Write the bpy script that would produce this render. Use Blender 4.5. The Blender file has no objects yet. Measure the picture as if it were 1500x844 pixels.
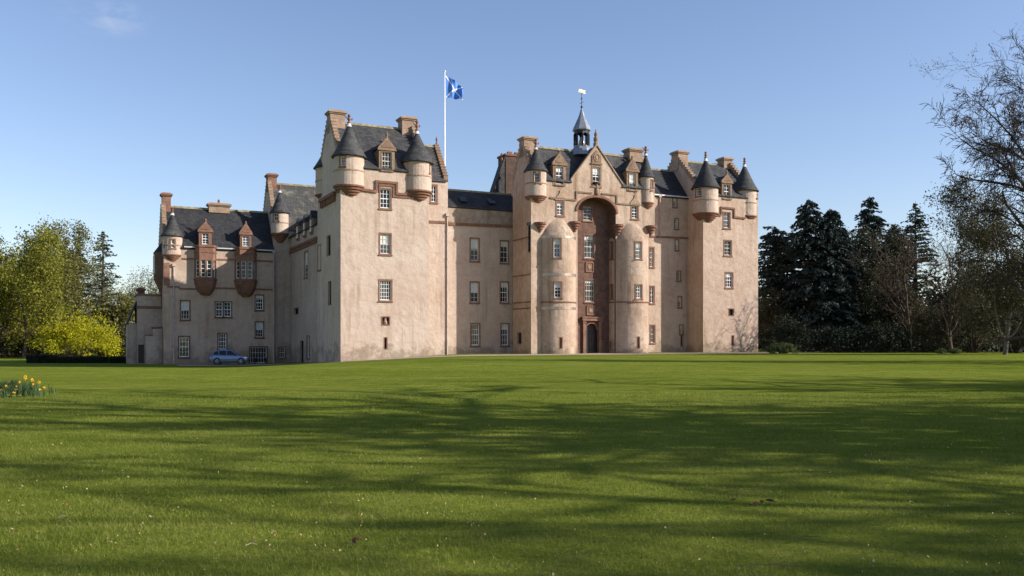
import bpy, math, random
import numpy as np
from mathutils import Vector

# ------------------------------------------------------------------ scene, camera, sky, sun
sc = bpy.context.scene
C = sc.collection
F, HX, HY, ZC = 1300.0, 750.0, 498.0, 1.7          # focal length in photo pixels, principal column, horizon row, eye height

cam_d = bpy.data.cameras.new("camera")
cam = bpy.data.objects.new("camera", cam_d)
C.objects.link(cam)
cam.location = (0, 0, ZC)
cam.rotation_euler = (math.radians(90), 0, 0)
cam_d.sensor_width = 36
cam_d.lens = 36 * F / 1500
cam_d.shift_y = (HY - 422) / 1500
cam_d.clip_start, cam_d.clip_end = 0.1, 8000
sc.camera = cam

SUN_AZ, SUN_EL = math.radians(100.5), math.radians(27)   # azimuth from +Y towards +X
SUN = Vector((math.sin(SUN_AZ) * math.cos(SUN_EL), math.cos(SUN_AZ) * math.cos(SUN_EL), math.sin(SUN_EL)))
world = bpy.data.worlds.new("World")
sc.world = world
world.use_nodes = True
wn = world.node_tree.nodes
sky = wn.new("ShaderNodeTexSky")
sky.sky_type = 'NISHITA'
sky.sun_disc = False
sky.sun_elevation = SUN_EL
sky.sun_rotation = SUN_AZ
sky.air_density, sky.dust_density, sky.ozone_density = 1.0, 0.6, 1.6
tint = wn.new("ShaderNodeMix"); tint.data_type = 'RGBA'; tint.blend_type = 'MULTIPLY'
tint.inputs[0].default_value = 1
tint.inputs[7].default_value = (1.05, 1.01, 1.10, 1)      # white balance of the photograph
world.node_tree.links.new(sky.outputs[0], tint.inputs[6])
# one faint wisp of cloud high on the left
wl = world.node_tree.links
wco = wn.new("ShaderNodeTexCoord")
wdir = Vector(((155 - HX) / F, 1, (HY - 24) / F)).normalized()
wsub = wn.new("ShaderNodeVectorMath"); wsub.operation = 'SUBTRACT'; wsub.inputs[1].default_value = wdir
wl.new(wco.outputs["Generated"], wsub.inputs[0])
wmap = wn.new("ShaderNodeMapping"); wmap.inputs["Rotation"].default_value = (0, math.radians(35), 0); wmap.inputs["Scale"].default_value = (22, 22, 55)
wl.new(wsub.outputs[0], wmap.inputs[0])
wlen = wn.new("ShaderNodeVectorMath"); wlen.operation = 'LENGTH'
wl.new(wmap.outputs[0], wlen.inputs[0])
wno = wn.new("ShaderNodeTexNoise"); wno.inputs["Scale"].default_value = 2.2; wno.inputs["Detail"].default_value = 6
wl.new(wmap.outputs[0], wno.inputs["Vector"])
wr1 = wn.new("ShaderNodeMapRange"); wr1.inputs[1].default_value, wr1.inputs[2].default_value, wr1.inputs[3].default_value, wr1.inputs[4].default_value = .1, 1.1, 1, 0
wl.new(wlen.outputs["Value"], wr1.inputs[0])
wr2 = wn.new("ShaderNodeMapRange"); wr2.inputs[1].default_value, wr2.inputs[2].default_value, wr2.inputs[4].default_value = .4, .75, .35
wl.new(wno.outputs[0], wr2.inputs[0])
wmu = wn.new("ShaderNodeMath"); wmu.operation = 'MULTIPLY'
wl.new(wr1.outputs[0], wmu.inputs[0]); wl.new(wr2.outputs[0], wmu.inputs[1])
wmx = wn.new("ShaderNodeMix"); wmx.data_type = 'RGBA'
wmx.inputs[7].default_value = (4.6, 4.8, 5.2, 1)
wl.new(wmu.outputs[0], wmx.inputs[0]); wl.new(tint.outputs[2], wmx.inputs[6])
wl.new(wmx.outputs[2], wn["Background"].inputs[0])
wn["Background"].inputs[1].default_value = 0.112

sun_d = bpy.data.lights.new("sun", 'SUN')
sun_d.energy = 5.0
sun_d.angle = math.radians(0.45)
sun_d.color = (1.0, 0.93, 0.84)
sun = bpy.data.objects.new("sun", sun_d)
C.objects.link(sun)
sun.rotation_euler = SUN.to_track_quat('Z', 'Y').to_euler()
sun.location = (60, -20, 60)

sc.view_settings.view_transform = 'Standard'
sc.view_settings.look = 'None'
sc.view_settings.gamma = 1
sc.view_settings.exposure = 0.55

rnd = random.Random(7)

# ------------------------------------------------------------------ node material helpers
def new_mat(name):
    m = bpy.data.materials.new(name)
    m.use_nodes = True
    nt = m.node_tree
    return m, nt, nt.nodes["Principled BSDF"]

def N(nt, typ, **kw):
    n = nt.nodes.new(typ)
    for k, v in kw.items():
        setattr(n, k, v)
    return n

def noise(nt, vec, scale, detail=4, rough=.55, lo=.35, hi=.65):
    n = N(nt, "ShaderNodeTexNoise")
    n.inputs["Scale"].default_value = scale
    n.inputs["Detail"].default_value = detail
    n.inputs["Roughness"].default_value = rough
    nt.links.new(vec, n.inputs["Vector"])
    r = N(nt, "ShaderNodeMapRange")
    r.inputs[1].default_value, r.inputs[2].default_value = lo, hi
    nt.links.new(n.outputs[0], r.inputs[0])
    return r.outputs[0]

def scaled(nt, vec, s, rot=(0, 0, 0)):
    m = N(nt, "ShaderNodeMapping")
    m.inputs["Scale"].default_value = s
    m.inputs["Rotation"].default_value = rot
    nt.links.new(vec, m.inputs[0])
    return m.outputs[0]

def mix(nt, fac, a, b, mode='MIX'):
    n = N(nt, "ShaderNodeMix", data_type='RGBA', blend_type=mode)
    for sock, v in ((n.inputs[0], fac), (n.inputs[6], a), (n.inputs[7], b)):
        if isinstance(v, (int, float)):
            sock.default_value = v
        elif isinstance(v, tuple):
            sock.default_value = (*v, 1)
        else:
            nt.links.new(v, sock)
    return n.outputs[2]

def mul(nt, a, k):
    n = N(nt, "ShaderNodeMath", operation='MULTIPLY')
    nt.links.new(a, n.inputs[0])
    if isinstance(k, (int, float)):
        n.inputs[1].default_value = k
    else:
        nt.links.new(k, n.inputs[1])
    return n.outputs[0]

def bump(nt, h, bsdf, strength, dist):
    b = N(nt, "ShaderNodeBump")
    b.inputs["Strength"].default_value = strength
    b.inputs["Distance"].default_value = dist
    nt.links.new(h, b.inputs["Height"])
    nt.links.new(b.outputs[0], bsdf.inputs["Normal"])

def objco(nt):
    return N(nt, "ShaderNodeTexCoord").outputs["Object"]

def mat_simple(name, col, rough=.7, metal=0, var=.25, vs=2.0, spec=.5, bmp=0):
    m, nt, p = new_mat(name)
    co = objco(nt)
    f = noise(nt, co, vs, 5)
    c = mix(nt, f, tuple(x * (1 - var) for x in col), tuple(min(1, x * (1 + var)) for x in col))
    nt.links.new(c, p.inputs["Base Color"])
    p.inputs["Roughness"].default_value = rough
    p.inputs["Metallic"].default_value = metal
    p.inputs["Specular IOR Level"].default_value = spec
    if bmp:
        bump(nt, noise(nt, co, vs * 6, 4, .6, 0, 1), p, bmp, .05)
    return m

def mat_harl(name, c1, c2, streak=(.27, .185, .125), amt=.8):
    m, nt, p = new_mat(name)
    co = objco(nt)
    big = noise(nt, co, .22, 5, .6, .38, .64)
    c = mix(nt, big, c1, c2)
    mid = noise(nt, co, 1.6, 6, .65, .42, .72)
    c = mix(nt, mul(nt, mid, .45), c, (.60, .53, .46))
    mid2 = noise(nt, co, .8, 8, .75, .52, .66)
    c = mix(nt, mul(nt, mid2, .38), c, (.40, .295, .23))
    st = noise(nt, scaled(nt, co, (1.5, 1.5, .07)), 1.0, 6, .65, .49, .70)
    st2 = noise(nt, co, .16, 3, .5, .38, .62)
    c = mix(nt, mul(nt, mul(nt, st, st2), amt), c, streak)
    blot = noise(nt, co, .55, 6, .7, .5, .7)
    c = mix(nt, mul(nt, blot, amt * .35), c, tuple(x * 1.25 for x in streak))
    damp = noise(nt, scaled(nt, co, (.35, .35, .7)), 1.0, 7, .7, .60, .70)
    c = mix(nt, mul(nt, damp, .42), c, (.20, .165, .135))
    # splash-stained and mossy patches low on the wall
    sep = N(nt, "ShaderNodeSeparateXYZ"); nt.links.new(co, sep.inputs[0])
    lowz = N(nt, "ShaderNodeMapRange"); lowz.inputs[1].default_value, lowz.inputs[2].default_value, lowz.inputs[3].default_value, lowz.inputs[4].default_value = .1, 2.6, .16, -.16
    nt.links.new(sep.outputs[2], lowz.inputs[0])
    nlow = N(nt, "ShaderNodeTexNoise"); nlow.inputs["Scale"].default_value = .55; nlow.inputs["Detail"].default_value = 7; nlow.inputs["Roughness"].default_value = .7
    nt.links.new(co, nlow.inputs["Vector"])
    sm = N(nt, "ShaderNodeMath", operation='ADD'); nt.links.new(nlow.outputs[0], sm.inputs[0]); nt.links.new(lowz.outputs[0], sm.inputs[1])
    pm = N(nt, "ShaderNodeMapRange"); pm.inputs[1].default_value, pm.inputs[2].default_value, pm.inputs[4].default_value = .55, .68, .55
    nt.links.new(sm.outputs[0], pm.inputs[0])
    c = mix(nt, pm.outputs[0], c, (.20, .15, .105))
    fine = noise(nt, co, 9, 4, .7, .3, .7)
    c = mix(nt, .30, c, mix(nt, fine, (.25, .2, .17), (.75, .68, .6)), 'OVERLAY')
    nt.links.new(c, p.inputs["Base Color"])
    p.inputs["Roughness"].default_value = .95
    p.inputs["Specular IOR Level"].default_value = .15
    h = N(nt, "ShaderNodeMath", operation='ADD')
    nt.links.new(noise(nt, co, 14, 4, .7, 0, 1), h.inputs[0])
    nt.links.new(mul(nt, noise(nt, co, 1.1, 3, .5, 0, 1), 2.2), h.inputs[1])
    bump(nt, h.outputs[0], p, .8, .08)
    return m

def mat_slate(name, c1, c2, lichen=(.11, .10, .08), lf=.35):
    m, nt, p = new_mat(name)
    co = objco(nt)
    sx = N(nt, "ShaderNodeSeparateXYZ")
    nt.links.new(co, sx.inputs[0])
    ad = N(nt, "ShaderNodeMath", operation='ADD')
    nt.links.new(sx.outputs[0], ad.inputs[0])
    nt.links.new(sx.outputs[1], ad.inputs[1])
    cb = N(nt, "ShaderNodeCombineXYZ")
    nt.links.new(ad.outputs[0], cb.inputs[0])
    nt.links.new(sx.outputs[2], cb.inputs[1])
    br = N(nt, "ShaderNodeTexBrick")
    br.inputs["Scale"].default_value = 1
    br.inputs["Brick Width"].default_value = .42
    br.inputs["Row Height"].default_value = .24
    br.inputs["Mortar Size"].default_value = .018
    br.inputs["Color1"].default_value = (*c1, 1)
    br.inputs["Color2"].default_value = (*c2, 1)
    br.inputs["Mortar"].default_value = (.015, .016, .018, 1)
    nt.links.new(cb.outputs[0], br.inputs["Vector"])
    l = noise(nt, co, .9, 8, .72, .52, .68)
    c = mix(nt, mul(nt, l, lf * 1.5), br.outputs[0], lichen)
    v = noise(nt, co, .35, 3, .5, .3, .7)
    c = mix(nt, .35, c, mix(nt, v, (.25, .25, .27), (.8, .8, .78)), 'OVERLAY')
    nt.links.new(c, p.inputs["Base Color"])
    p.inputs["Roughness"].default_value = .72
    p.inputs["Specular IOR Level"].default_value = .25
    bump(nt, br.outputs[1], p, .5, -.04)
    return m

def mat_stone(name, c1, c2, row=.32, wid=.6, mort=(.2, .15, .12)):
    m, nt, p = new_mat(name)
    co = objco(nt)
    sx = N(nt, "ShaderNodeSeparateXYZ")
    nt.links.new(co, sx.inputs[0])
    ad = N(nt, "ShaderNodeMath", operation='ADD')
    nt.links.new(sx.outputs[0], ad.inputs[0])
    nt.links.new(sx.outputs[1], ad.inputs[1])
    cb = N(nt, "ShaderNodeCombineXYZ")
    nt.links.new(ad.outputs[0], cb.inputs[0])
    nt.links.new(sx.outputs[2], cb.inputs[1])
    br = N(nt, "ShaderNodeTexBrick")
    br.inputs["Scale"].default_value = 1
    br.inputs["Brick Width"].default_value = wid
    br.inputs["Row Height"].default_value = row
    br.inputs["Mortar Size"].default_value = .015
    br.inputs["Color1"].default_value = (*c1, 1)
    br.inputs["Color2"].default_value = (*c2, 1)
    br.inputs["Mortar"].default_value = (*mort, 1)
    nt.links.new(cb.outputs[0], br.inputs["Vector"])
    n1 = noise(nt, co, 1.3, 6, .65, .35, .68)
    c = mix(nt, mul(nt, n1, .6), br.outputs[0], tuple(x * .45 for x in c1))
    li = noise(nt, co, 2.6, 6, .7, .6, .7)
    c = mix(nt, mul(nt, li, .35), c, (.32, .28, .2))
    nt.links.new(c, p.inputs["Base Color"])
    p.inputs["Roughness"].default_value = .9
    p.inputs["Specular IOR Level"].default_value = .2
    bump(nt, noise(nt, co, 8, 5, .7, 0, 1), p, .6, .06)
    return m

M = {}
M['harl'] = mat_harl("pink_harling", (.47, .365, .300), (.54, .45, .385), amt=.6)
M['harl_tan'] = mat_harl("tan_harling", (.38, .275, .205), (.49, .385, .305), (.22, .145, .095), .95)
M['harl_cap'] = mat_harl("stained_cap_harling", (.30, .215, .155), (.42, .325, .25), (.15, .105, .07), 1.0)
M['harl_warm'] = mat_harl("warm_pink_harling", (.43, .318, .248), (.50, .392, .318), (.27, .18, .12), .8)
M['harl_grey'] = mat_harl("grey_pink_harling", (.36, .29, .245), (.42, .345, .30))
M['red'] = mat_stone("red_sandstone", (.235, .120, .082), (.30, .16, .11))
M['corbel'] = mat_stone("weathered_red_corbel", (.205, .092, .060), (.28, .135, .088), .2, .35)
M['brown'] = mat_stone("brown_carved_stone", (.25, .165, .11), (.31, .21, .145))
M['chim'] = mat_stone("buff_pink_stone", (.36, .245, .175), (.42, .30, .215))
M['rubble'] = mat_stone("dark_red_rubble", (.145, .078, .058), (.20, .112, .083), .28, .5, (.14, .1, .085))
M['rubble_dark'] = mat_stone("dark_brown_rubble", (.105, .066, .05), (.15, .095, .07), .28, .5, (.09, .07, .06))
M['slate'] = mat_slate("grey_slate", (.030, .031, .034), (.068, .067, .065))
M['slate_b'] = mat_slate("blue_slate", (.020, .021, .023), (.038, .038, .041), lf=.14)
M['slate_l'] = mat_slate("lichened_slate", (.055, .054, .051), (.085, .083, .077), (.17, .16, .12), .6)
M['ridge'] = mat_simple("lichened_ridge_stone", (.22, .19, .11), .9, var=.4)
M['lead'] = mat_simple("lead_sheet", (.22, .245, .28), .42, .35, .2)
M['leadwhite'] = mat_simple("pale_lead_cap", (.55, .56, .58), .5, .1, .1)
M['white'] = mat_simple("white_paint", (.78, .77, .74), .5, 0, .05)
M['blind'] = mat_simple("pale_blind", (.60, .60, .57), .8, 0, .06)
M['iron'] = mat_simple("dark_iron", (.03, .03, .035), .5, .6, .2)
M['gold'] = mat_simple("gilded_metal", (.95, .72, .33), .28, .9, .05)
M['band'] = mat_simple("polished_strap", (.40, .33, .265), .36, .6, .15)
M['wood'] = mat_simple("dark_oak", (.035, .025, .02), .6, 0, .3, 3)
M['dark'] = mat_simple("dark_interior", (.010, .010, .011), .9, 0, .2, spec=.1)
M['pipe'] = mat_simple("pale_painted_pipe", (.42, .33, .27), .6, 0, .15)

def mat_glass(name, col, rough=.04):
    m, nt, p = new_mat(name)
    co = objco(nt)
    f = noise(nt, co, .8, 2, .5, .4, .6)
    c = mix(nt, f, col, tuple(x * 2.2 for x in col))
    nt.links.new(c, p.inputs["Base Color"])
    p.inputs["Roughness"].default_value = rough
    p.inputs["IOR"].default_value = 1.38
    bump(nt, noise(nt, co, 1.7, 2, .5, 0, 1), p, .25, .02)
    return m
M['glass_grey'] = mat_glass("grey_window_glass", (.030, .034, .038), .08)
M['glass_sky'] = mat_glass("reflecting_window_glass", (.016, .019, .023), .06)
M['glass_sky'].node_tree.nodes['Principled BSDF'].inputs['IOR'].default_value = 1.75
M['white_aged'] = mat_simple("aged_cream_paint", (.56, .53, .47), .6, 0, .12)
M['glass'] = mat_glass("window_glass", (.010, .012, .014))

# ------------------------------------------------------------------ mesh helpers
class MB:
    def __init__(s):
        s.v, s.f, s.m, s.s = [], [], [], []
    def vert(s, p):
        s.v.append(tuple(p))
        return len(s.v) - 1
    def face(s, pts, mi=0, smooth=False):
        i = len(s.v)
        s.v.extend(tuple(p) for p in pts)
        s.f.append(tuple(range(i, i + len(pts))))
        s.m.append(mi)
        s.s.append(smooth)
    def hexa(s, p, mi=0):                      # 8 corners: bottom 0-3, top 4-7
        i = len(s.v)
        s.v.extend(tuple(q) for q in p)
        for q in ((0, 3, 2, 1), (4, 5, 6, 7), (0, 1, 5, 4), (1, 2, 6, 5), (2, 3, 7, 6), (3, 0, 4, 7)):
            s.f.append(tuple(i + k for k in q))
            s.m.append(mi)
            s.s.append(False)
    def box(s, x0, x1, y0, y1, z0, z1, mi=0):
        s.hexa([(x0, y0, z0), (x1, y0, z0), (x1, y1, z0), (x0, y1, z0),
                (x0, y0, z1), (x1, y0, z1), (x1, y1, z1), (x0, y1, z1)], mi)
    def mbox(s, mp, s0, s1, z0, z1, d0, d1, mi=0, n=1):
        for k in range(n):
            a, b = s0 + (s1 - s0) * k / n, s0 + (s1 - s0) * (k + 1) / n
            s.hexa([mp(a, z0, d0), mp(b, z0, d0), mp(b, z0, d1), mp(a, z0, d1),
                    mp(a, z1, d0), mp(b, z1, d0), mp(b, z1, d1), mp(a, z1, d1)], mi)
    def lathe(s, cx, cy, prof, n=24, mi=0, smooth=True, a0=0, a1=2 * math.pi, cap=True):
        i = len(s.v)
        full = abs(a1 - a0 - 2 * math.pi) < 1e-6
        cols = n if full else n + 1
        for r, z in prof:
            for k in range(cols):
                t = a0 + (a1 - a0) * k / n
                s.v.append((cx + r * math.sin(t), cy - r * math.cos(t), z))
        for j in range(len(prof) - 1):
            for k in range(n):
                k2 = (k + 1) % cols
                s.f.append((i + j * cols + k, i + j * cols + k2, i + (j + 1) * cols + k2, i + (j + 1) * cols + k))
                s.m.append(mi)
                s.s.append(smooth)
        if cap and full:
            s.f.append(tuple(i + k for k in range(cols)))
            s.f.append(tuple(i + (len(prof) - 1) * cols + k for k in range(cols)))
            s.m += [mi, mi]
            s.s += [False, False]
    def tube(s, p, q, r0, r1=None, n=8, mi=0, smooth=True):
        r1 = r0 if r1 is None else r1
        p, q = Vector(p), Vector(q)
        d = (q - p).normalized()
        u = d.orthogonal().normalized()
        w = d.cross(u)
        i = len(s.v)
        for c, r in ((p, r0), (q, r1)):
            for k in range(n):
                t = 2 * math.pi * k / n
                s.v.append(tuple(c + u * (r * math.cos(t)) + w * (r * math.sin(t))))
        for k in range(n):
            s.f.append((i + k, i + (k + 1) % n, i + n + (k + 1) % n, i + n + k))
            s.m.append(mi)
            s.s.append(smooth)
        s.f += [tuple(i + k for k in range(n)), tuple(i + n + k for k in range(n))]
        s.m += [mi, mi]
        s.s += [False, False]
    def prism(s, poly, mp, d0, d1, mi=0):      # poly of (s,z)
        i = len(s.v)
        n = len(poly)
        s.v.extend(mp(a, z, d0) for a, z in poly)
        s.v.extend(mp(a, z, d1) for a, z in poly)
        s.f += [tuple(i + k for k in range(n)), tuple(i + n + k for k in range(n))]
        s.m += [mi, mi]
        s.s += [False, False]
        for k in range(n):
            s.f.append((i + k, i + (k + 1) % n, i + n + (k + 1) % n, i + n + k))
            s.m.append(mi)
            s.s.append(False)
    def build(s, name, mats, parent=None, label=None):
        me = bpy.data.meshes.new(name)
        me.from_pydata(s.v, [], s.f)
        mats = mats if isinstance(mats, (list, tuple)) else [mats]
        for m in mats:
            me.materials.append(M[m] if isinstance(m, str) else m)
        me.polygons.foreach_set("material_index", s.m)
        me.polygons.foreach_set("use_smooth", s.s)
        me.update()
        o = bpy.data.objects.new(name, me)
        C.objects.link(o)
        if parent:
            o.parent = parent
        if label:
            o["label"] = label
        return o

def np_obj(name, v, f, mats, parent=None, smooth=False, midx=None):
    v = np.asarray(v, dtype=np.float32)
    f = np.asarray(f, dtype=np.int32)
    k = f.shape[1]
    me = bpy.data.meshes.new(name)
    me.vertices.add(len(v))
    me.vertices.foreach_set("co", v.ravel())
    me.loops.add(f.size)
    me.loops.foreach_set("vertex_index", f.ravel())
    me.polygons.add(len(f))
    me.polygons.foreach_set("loop_start", np.arange(0, f.size, k, dtype=np.int32))
    if smooth:
        me.polygons.foreach_set("use_smooth", np.ones(len(f), dtype=bool))
    for m in (mats if isinstance(mats, (list, tuple)) else [mats]):
        me.materials.append(M[m] if isinstance(m, str) else m)
    if midx is not None:
        me.polygons.foreach_set("material_index", np.asarray(midx, dtype=np.int32))
    me.update(calc_edges=True)
    o = bpy.data.objects.new(name, me)
    C.objects.link(o)
    if parent:
        o.parent = parent
    return o

def tag(o, label, cat, group=None):
    o["label"] = label
    o["category"] = cat
    if group:
        o["group"] = group
    return o

def thing(name, label, cat, loc=(0, 0, 0), rotz=0, group=None):
    o = bpy.data.objects.new(name, None)
    C.objects.link(o)
    o.empty_display_size = .5
    o.location = loc
    o.rotation_euler = (0, 0, rotz)
    return tag(o, label, cat, group)

def sstep(a, b, x):
    t = np.clip((x - a) / (b - a), 0, 1)
    return t * t * (3 - 2 * t)

def ground_z(x, y):
    fall = -1.55 * sstep(-3.0, -38.0, x) * sstep(30, 95, y)
    roll = .05 * np.sin(x * .21 + 1.3) * np.cos(y * .17) + .025 * np.sin(x * .61 + y * .43)
    mid = -.12 * sstep(40, 100, y)
    return fall + mid + roll * (1 - sstep(60, 90, y)) * sstep(2, 8, y)

# ------------------------------------------------------------------ lawn and path
def mat_lawn():
    m, nt, p = new_mat("lawn_grass")
    co = objco(nt)
    big = noise(nt, scaled(nt, co, (.05, .12, 1)), 1, 5, .6, .35, .65)
    c = mix(nt, big, (.158, .194, .026), (.222, .246, .044))
    mid = noise(nt, scaled(nt, co, (.5, .9, 1)), 1, 6, .7, .35, .68)
    c = mix(nt, mul(nt, mid, .65), c, (.068, .103, .010))
    dry = noise(nt, scaled(nt, co, (1.1, 2.0, 1)), 1, 5, .7, .58, .72)
    c = mix(nt, mul(nt, dry, .5), c, (.24, .215, .065))
    fine = noise(nt, co, 14, 5, .75, .3, .7)
    c = mix(nt, .45, c, mix(nt, fine, (.2, .2, .2), (.75, .75, .7)), 'OVERLAY')
    nt.links.new(c, p.inputs["Base Color"])
    p.inputs["Roughness"].default_value = 1
    p.inputs["Specular IOR Level"].default_value = .0
    h = N(nt, "ShaderNodeMath", operation='ADD')
    nt.links.new(noise(nt, co, 22, 5, .75, 0, 1), h.inputs[0])
    nt.links.new(mul(nt, noise(nt, co, 2.2, 4, .6, 0, 1), 2.0), h.inputs[1])
    bump(nt, h.outputs[0], p, .8, .09)
    return m
M['lawn'] = mat_lawn()

def axis(vals):
    out = []
    for a, b, s in vals:
        out += list(np.arange(a, b, s))
    return np.array(out + [vals[-1][1]])
xs = axis([(-3000, -400, 260), (-400, -120, 35), (-120, -40, 5), (-40, 40, 1.0), (40, 120, 5), (120, 400, 35), (400, 3000, 260)])
ys = axis([(-200, -20, 30), (-20, 4, 3), (4, 60, 1.0), (60, 180, 2.5), (180, 400, 30), (400, 4200, 300)])
X, Y = np.meshgrid(xs, ys)
Z = ground_z(X, Y)
nx, ny = len(xs), len(ys)
idx = np.arange(nx * ny).reshape(ny, nx)
fq = np.stack([idx[:-1, :-1], idx[:-1, 1:], idx[1:, 1:], idx[1:, :-1]], -1).reshape(-1, 4)
lawn = np_obj("lawn", np.stack([X, Y, Z], -1).reshape(-1, 3), fq, 'lawn', smooth=True)
lawn["kind"] = "structure"

# ------------------------------------------------------------------ castle frame: a runs along the front, b into depth
PHI = math.atan(.48)
CS, SN = math.cos(PHI), math.sin(PHI)
Y0 = 104.0
XC = (499 - HX) / F * Y0

def a_at(px, b):
    t = (px - HX) / F
    return (t * (Y0 + b * CS) - XC + b * SN) / (CS - t * SN)
def b_at(px, a):
    t = (px - HX) / F
    return (XC + a * CS - t * (Y0 + a * SN)) / (SN + t * CS)
def dep(a, b):
    return Y0 + a * SN + b * CS
def z_at(py, a, b):
    return ZC + (HY - py) * dep(a, b) / F
def to_world(a, b):
    return XC + a * CS - b * SN, Y0 + a * SN + b * CS
def gz(a, b):
    x, y = to_world(a, b)
    return float(ground_z(np.float64(x), np.float64(y)))

M['gravel'] = mat_simple("pink_gravel", (.36, .27, .21), .95, 0, .25, 3, .1, .4)
pts = []
for a, b0, b1 in ((-16, 20.5, 25.5), (-10, 18, 24), (-4, 12, 18), (-1.6, 4.5, 9), (1.5, -5.2, -1.6), (6, -6.6, -3.6), (12, -7.0, -4.2), (20, -6.6, -4.0), (26, -6.0, -3.0),
                  (31, -6.0, -2.0), (35, -6.0, .4), (41, -6.0, -2.0), (48, -5.0, -2.2), (58, -4.0, -1.0), (68, -3.4, -.4), (78, -2.8, .2)):
    pts.append((a, b0 - (4.5 if a > 0 else 2), b1))
gv, gf = [], []
for i in range(len(pts) - 1):
    for k in range(4):
        t = k / 4
        a, b0, b1 = [pts[i][j] * (1 - t) + pts[i + 1][j] * t for j in range(3)]
        for j in range(4):
            b = b0 + (b1 - b0) * j / 3
            x, y = to_world(a, b)
            gv.append((x, y, float(ground_z(np.float64(x), np.float64(y))) + .03))
n_ = len(gv) // 4
for i in range(n_ - 1):
    for j in range(3):
        gf.append((i * 4 + j, i * 4 + j + 1, i * 4 + 5 + j, i * 4 + 4 + j))
path = np_obj("gravel_path", gv, gf, 'gravel', smooth=True)
path["kind"] = "structure"

castle = thing("castle", "large pink harled baronial castle with turrets, slate roofs and cupola behind the lawn", "castle", (XC, Y0, 0), PHI)

def front(B):
    return lambda s, z, d: (s, B + d, z)
def leftface(A):
    return lambda s, z, d: (A + d, s, z)
def rightface(A):
    return lambda s, z, d: (A - d, s, z)
def round_map(ca, cb, R):
    return lambda s, z, d: (ca + (R - d) * math.sin(s / R), cb - (R - d) * math.cos(s / R), z)
def s_on_round(px, ca, cb, R):
    best, bs = 1e9, 0
    for k in range(-900, 901):
        th = math.radians(k / 10)
        a, b = ca + R * math.sin(th), cb - R * math.cos(th)
        # only the side turned to the camera
        x, y = to_world(a, b)
        nx_, ny_ = math.sin(th) * CS + math.cos(th) * SN, math.sin(th) * SN - math.cos(th) * CS
        if nx_ * x + ny_ * y > 0:
            continue
        e = abs(HX + F * x / y - px)
        if e < best:
            best, bs = e, th * R
    return bs

def lin(pts):
    xs_, zs_ = [p[0] for p in pts], [p[1] for p in pts]
    return lambda s: float(np.interp(s, xs_, zs_))

def wall_mesh(mb, mp, s0, s1, bot, top, holes=(), breaks=(), sub=None, reveal=.28, mi=0, smooth=False):
    bot_f = bot if callable(bot) else (lambda s: bot)
    top_f = top if callable(top) else (lambda s: top)
    ls = {round(s0, 5), round(s1, 5)}
    for h in holes:
        ls.add(round(h[0], 5)); ls.add(round(h[1], 5))
    for b in breaks:
        if s0 < b < s1: ls.add(round(b, 5))
    if sub:
        k = int((s1 - s0) / sub) + 1
        for j in range(1, k):
            ls.add(round(s0 + (s1 - s0) * j / k, 5))
    ls = sorted({min(s1, max(s0, l)) for l in ls})
    for u, w in zip(ls[:-1], ls[1:]):
        if w - u < 1e-4: continue
        c = (u + w) / 2
        hs = sorted([(h[2], h[3]) for h in holes if h[0] < c < h[1]])
        lo = (bot_f(u), bot_f(w))
        for z0, z1 in hs:
            mb.face([mp(u, lo[0], 0), mp(w, lo[1], 0), mp(w, z0, 0), mp(u, z0, 0)], mi, smooth)
            lo = (z1, z1)
        if top_f(u) <= lo[0] + 1e-4 and top_f(w) <= lo[1] + 1e-4: continue
        mb.face([mp(u, lo[0], 0), mp(w, lo[1], 0), mp(w, top_f(w), 0), mp(u, top_f(u), 0)], mi, smooth)
    for h in holes:
        a, b, z0, z1 = h[:4]
        r = reveal
        mb.face([mp(a, z0, 0), mp(a, z1, 0), mp(a, z1, r), mp(a, z0, r)], mi)
        mb.face([mp(b, z0, 0), mp(b, z0, r), mp(b, z1, r), mp(b, z1, 0)], mi)
        mb.face([mp(a, z1, 0), mp(b, z1, 0), mp(b, z1, r), mp(a, z1, r)], mi)
        mb.face([mp(a, z0, 0), mp(a, z0, r), mp(b, z0, r), mp(b, z0, 0)], mi)

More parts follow.
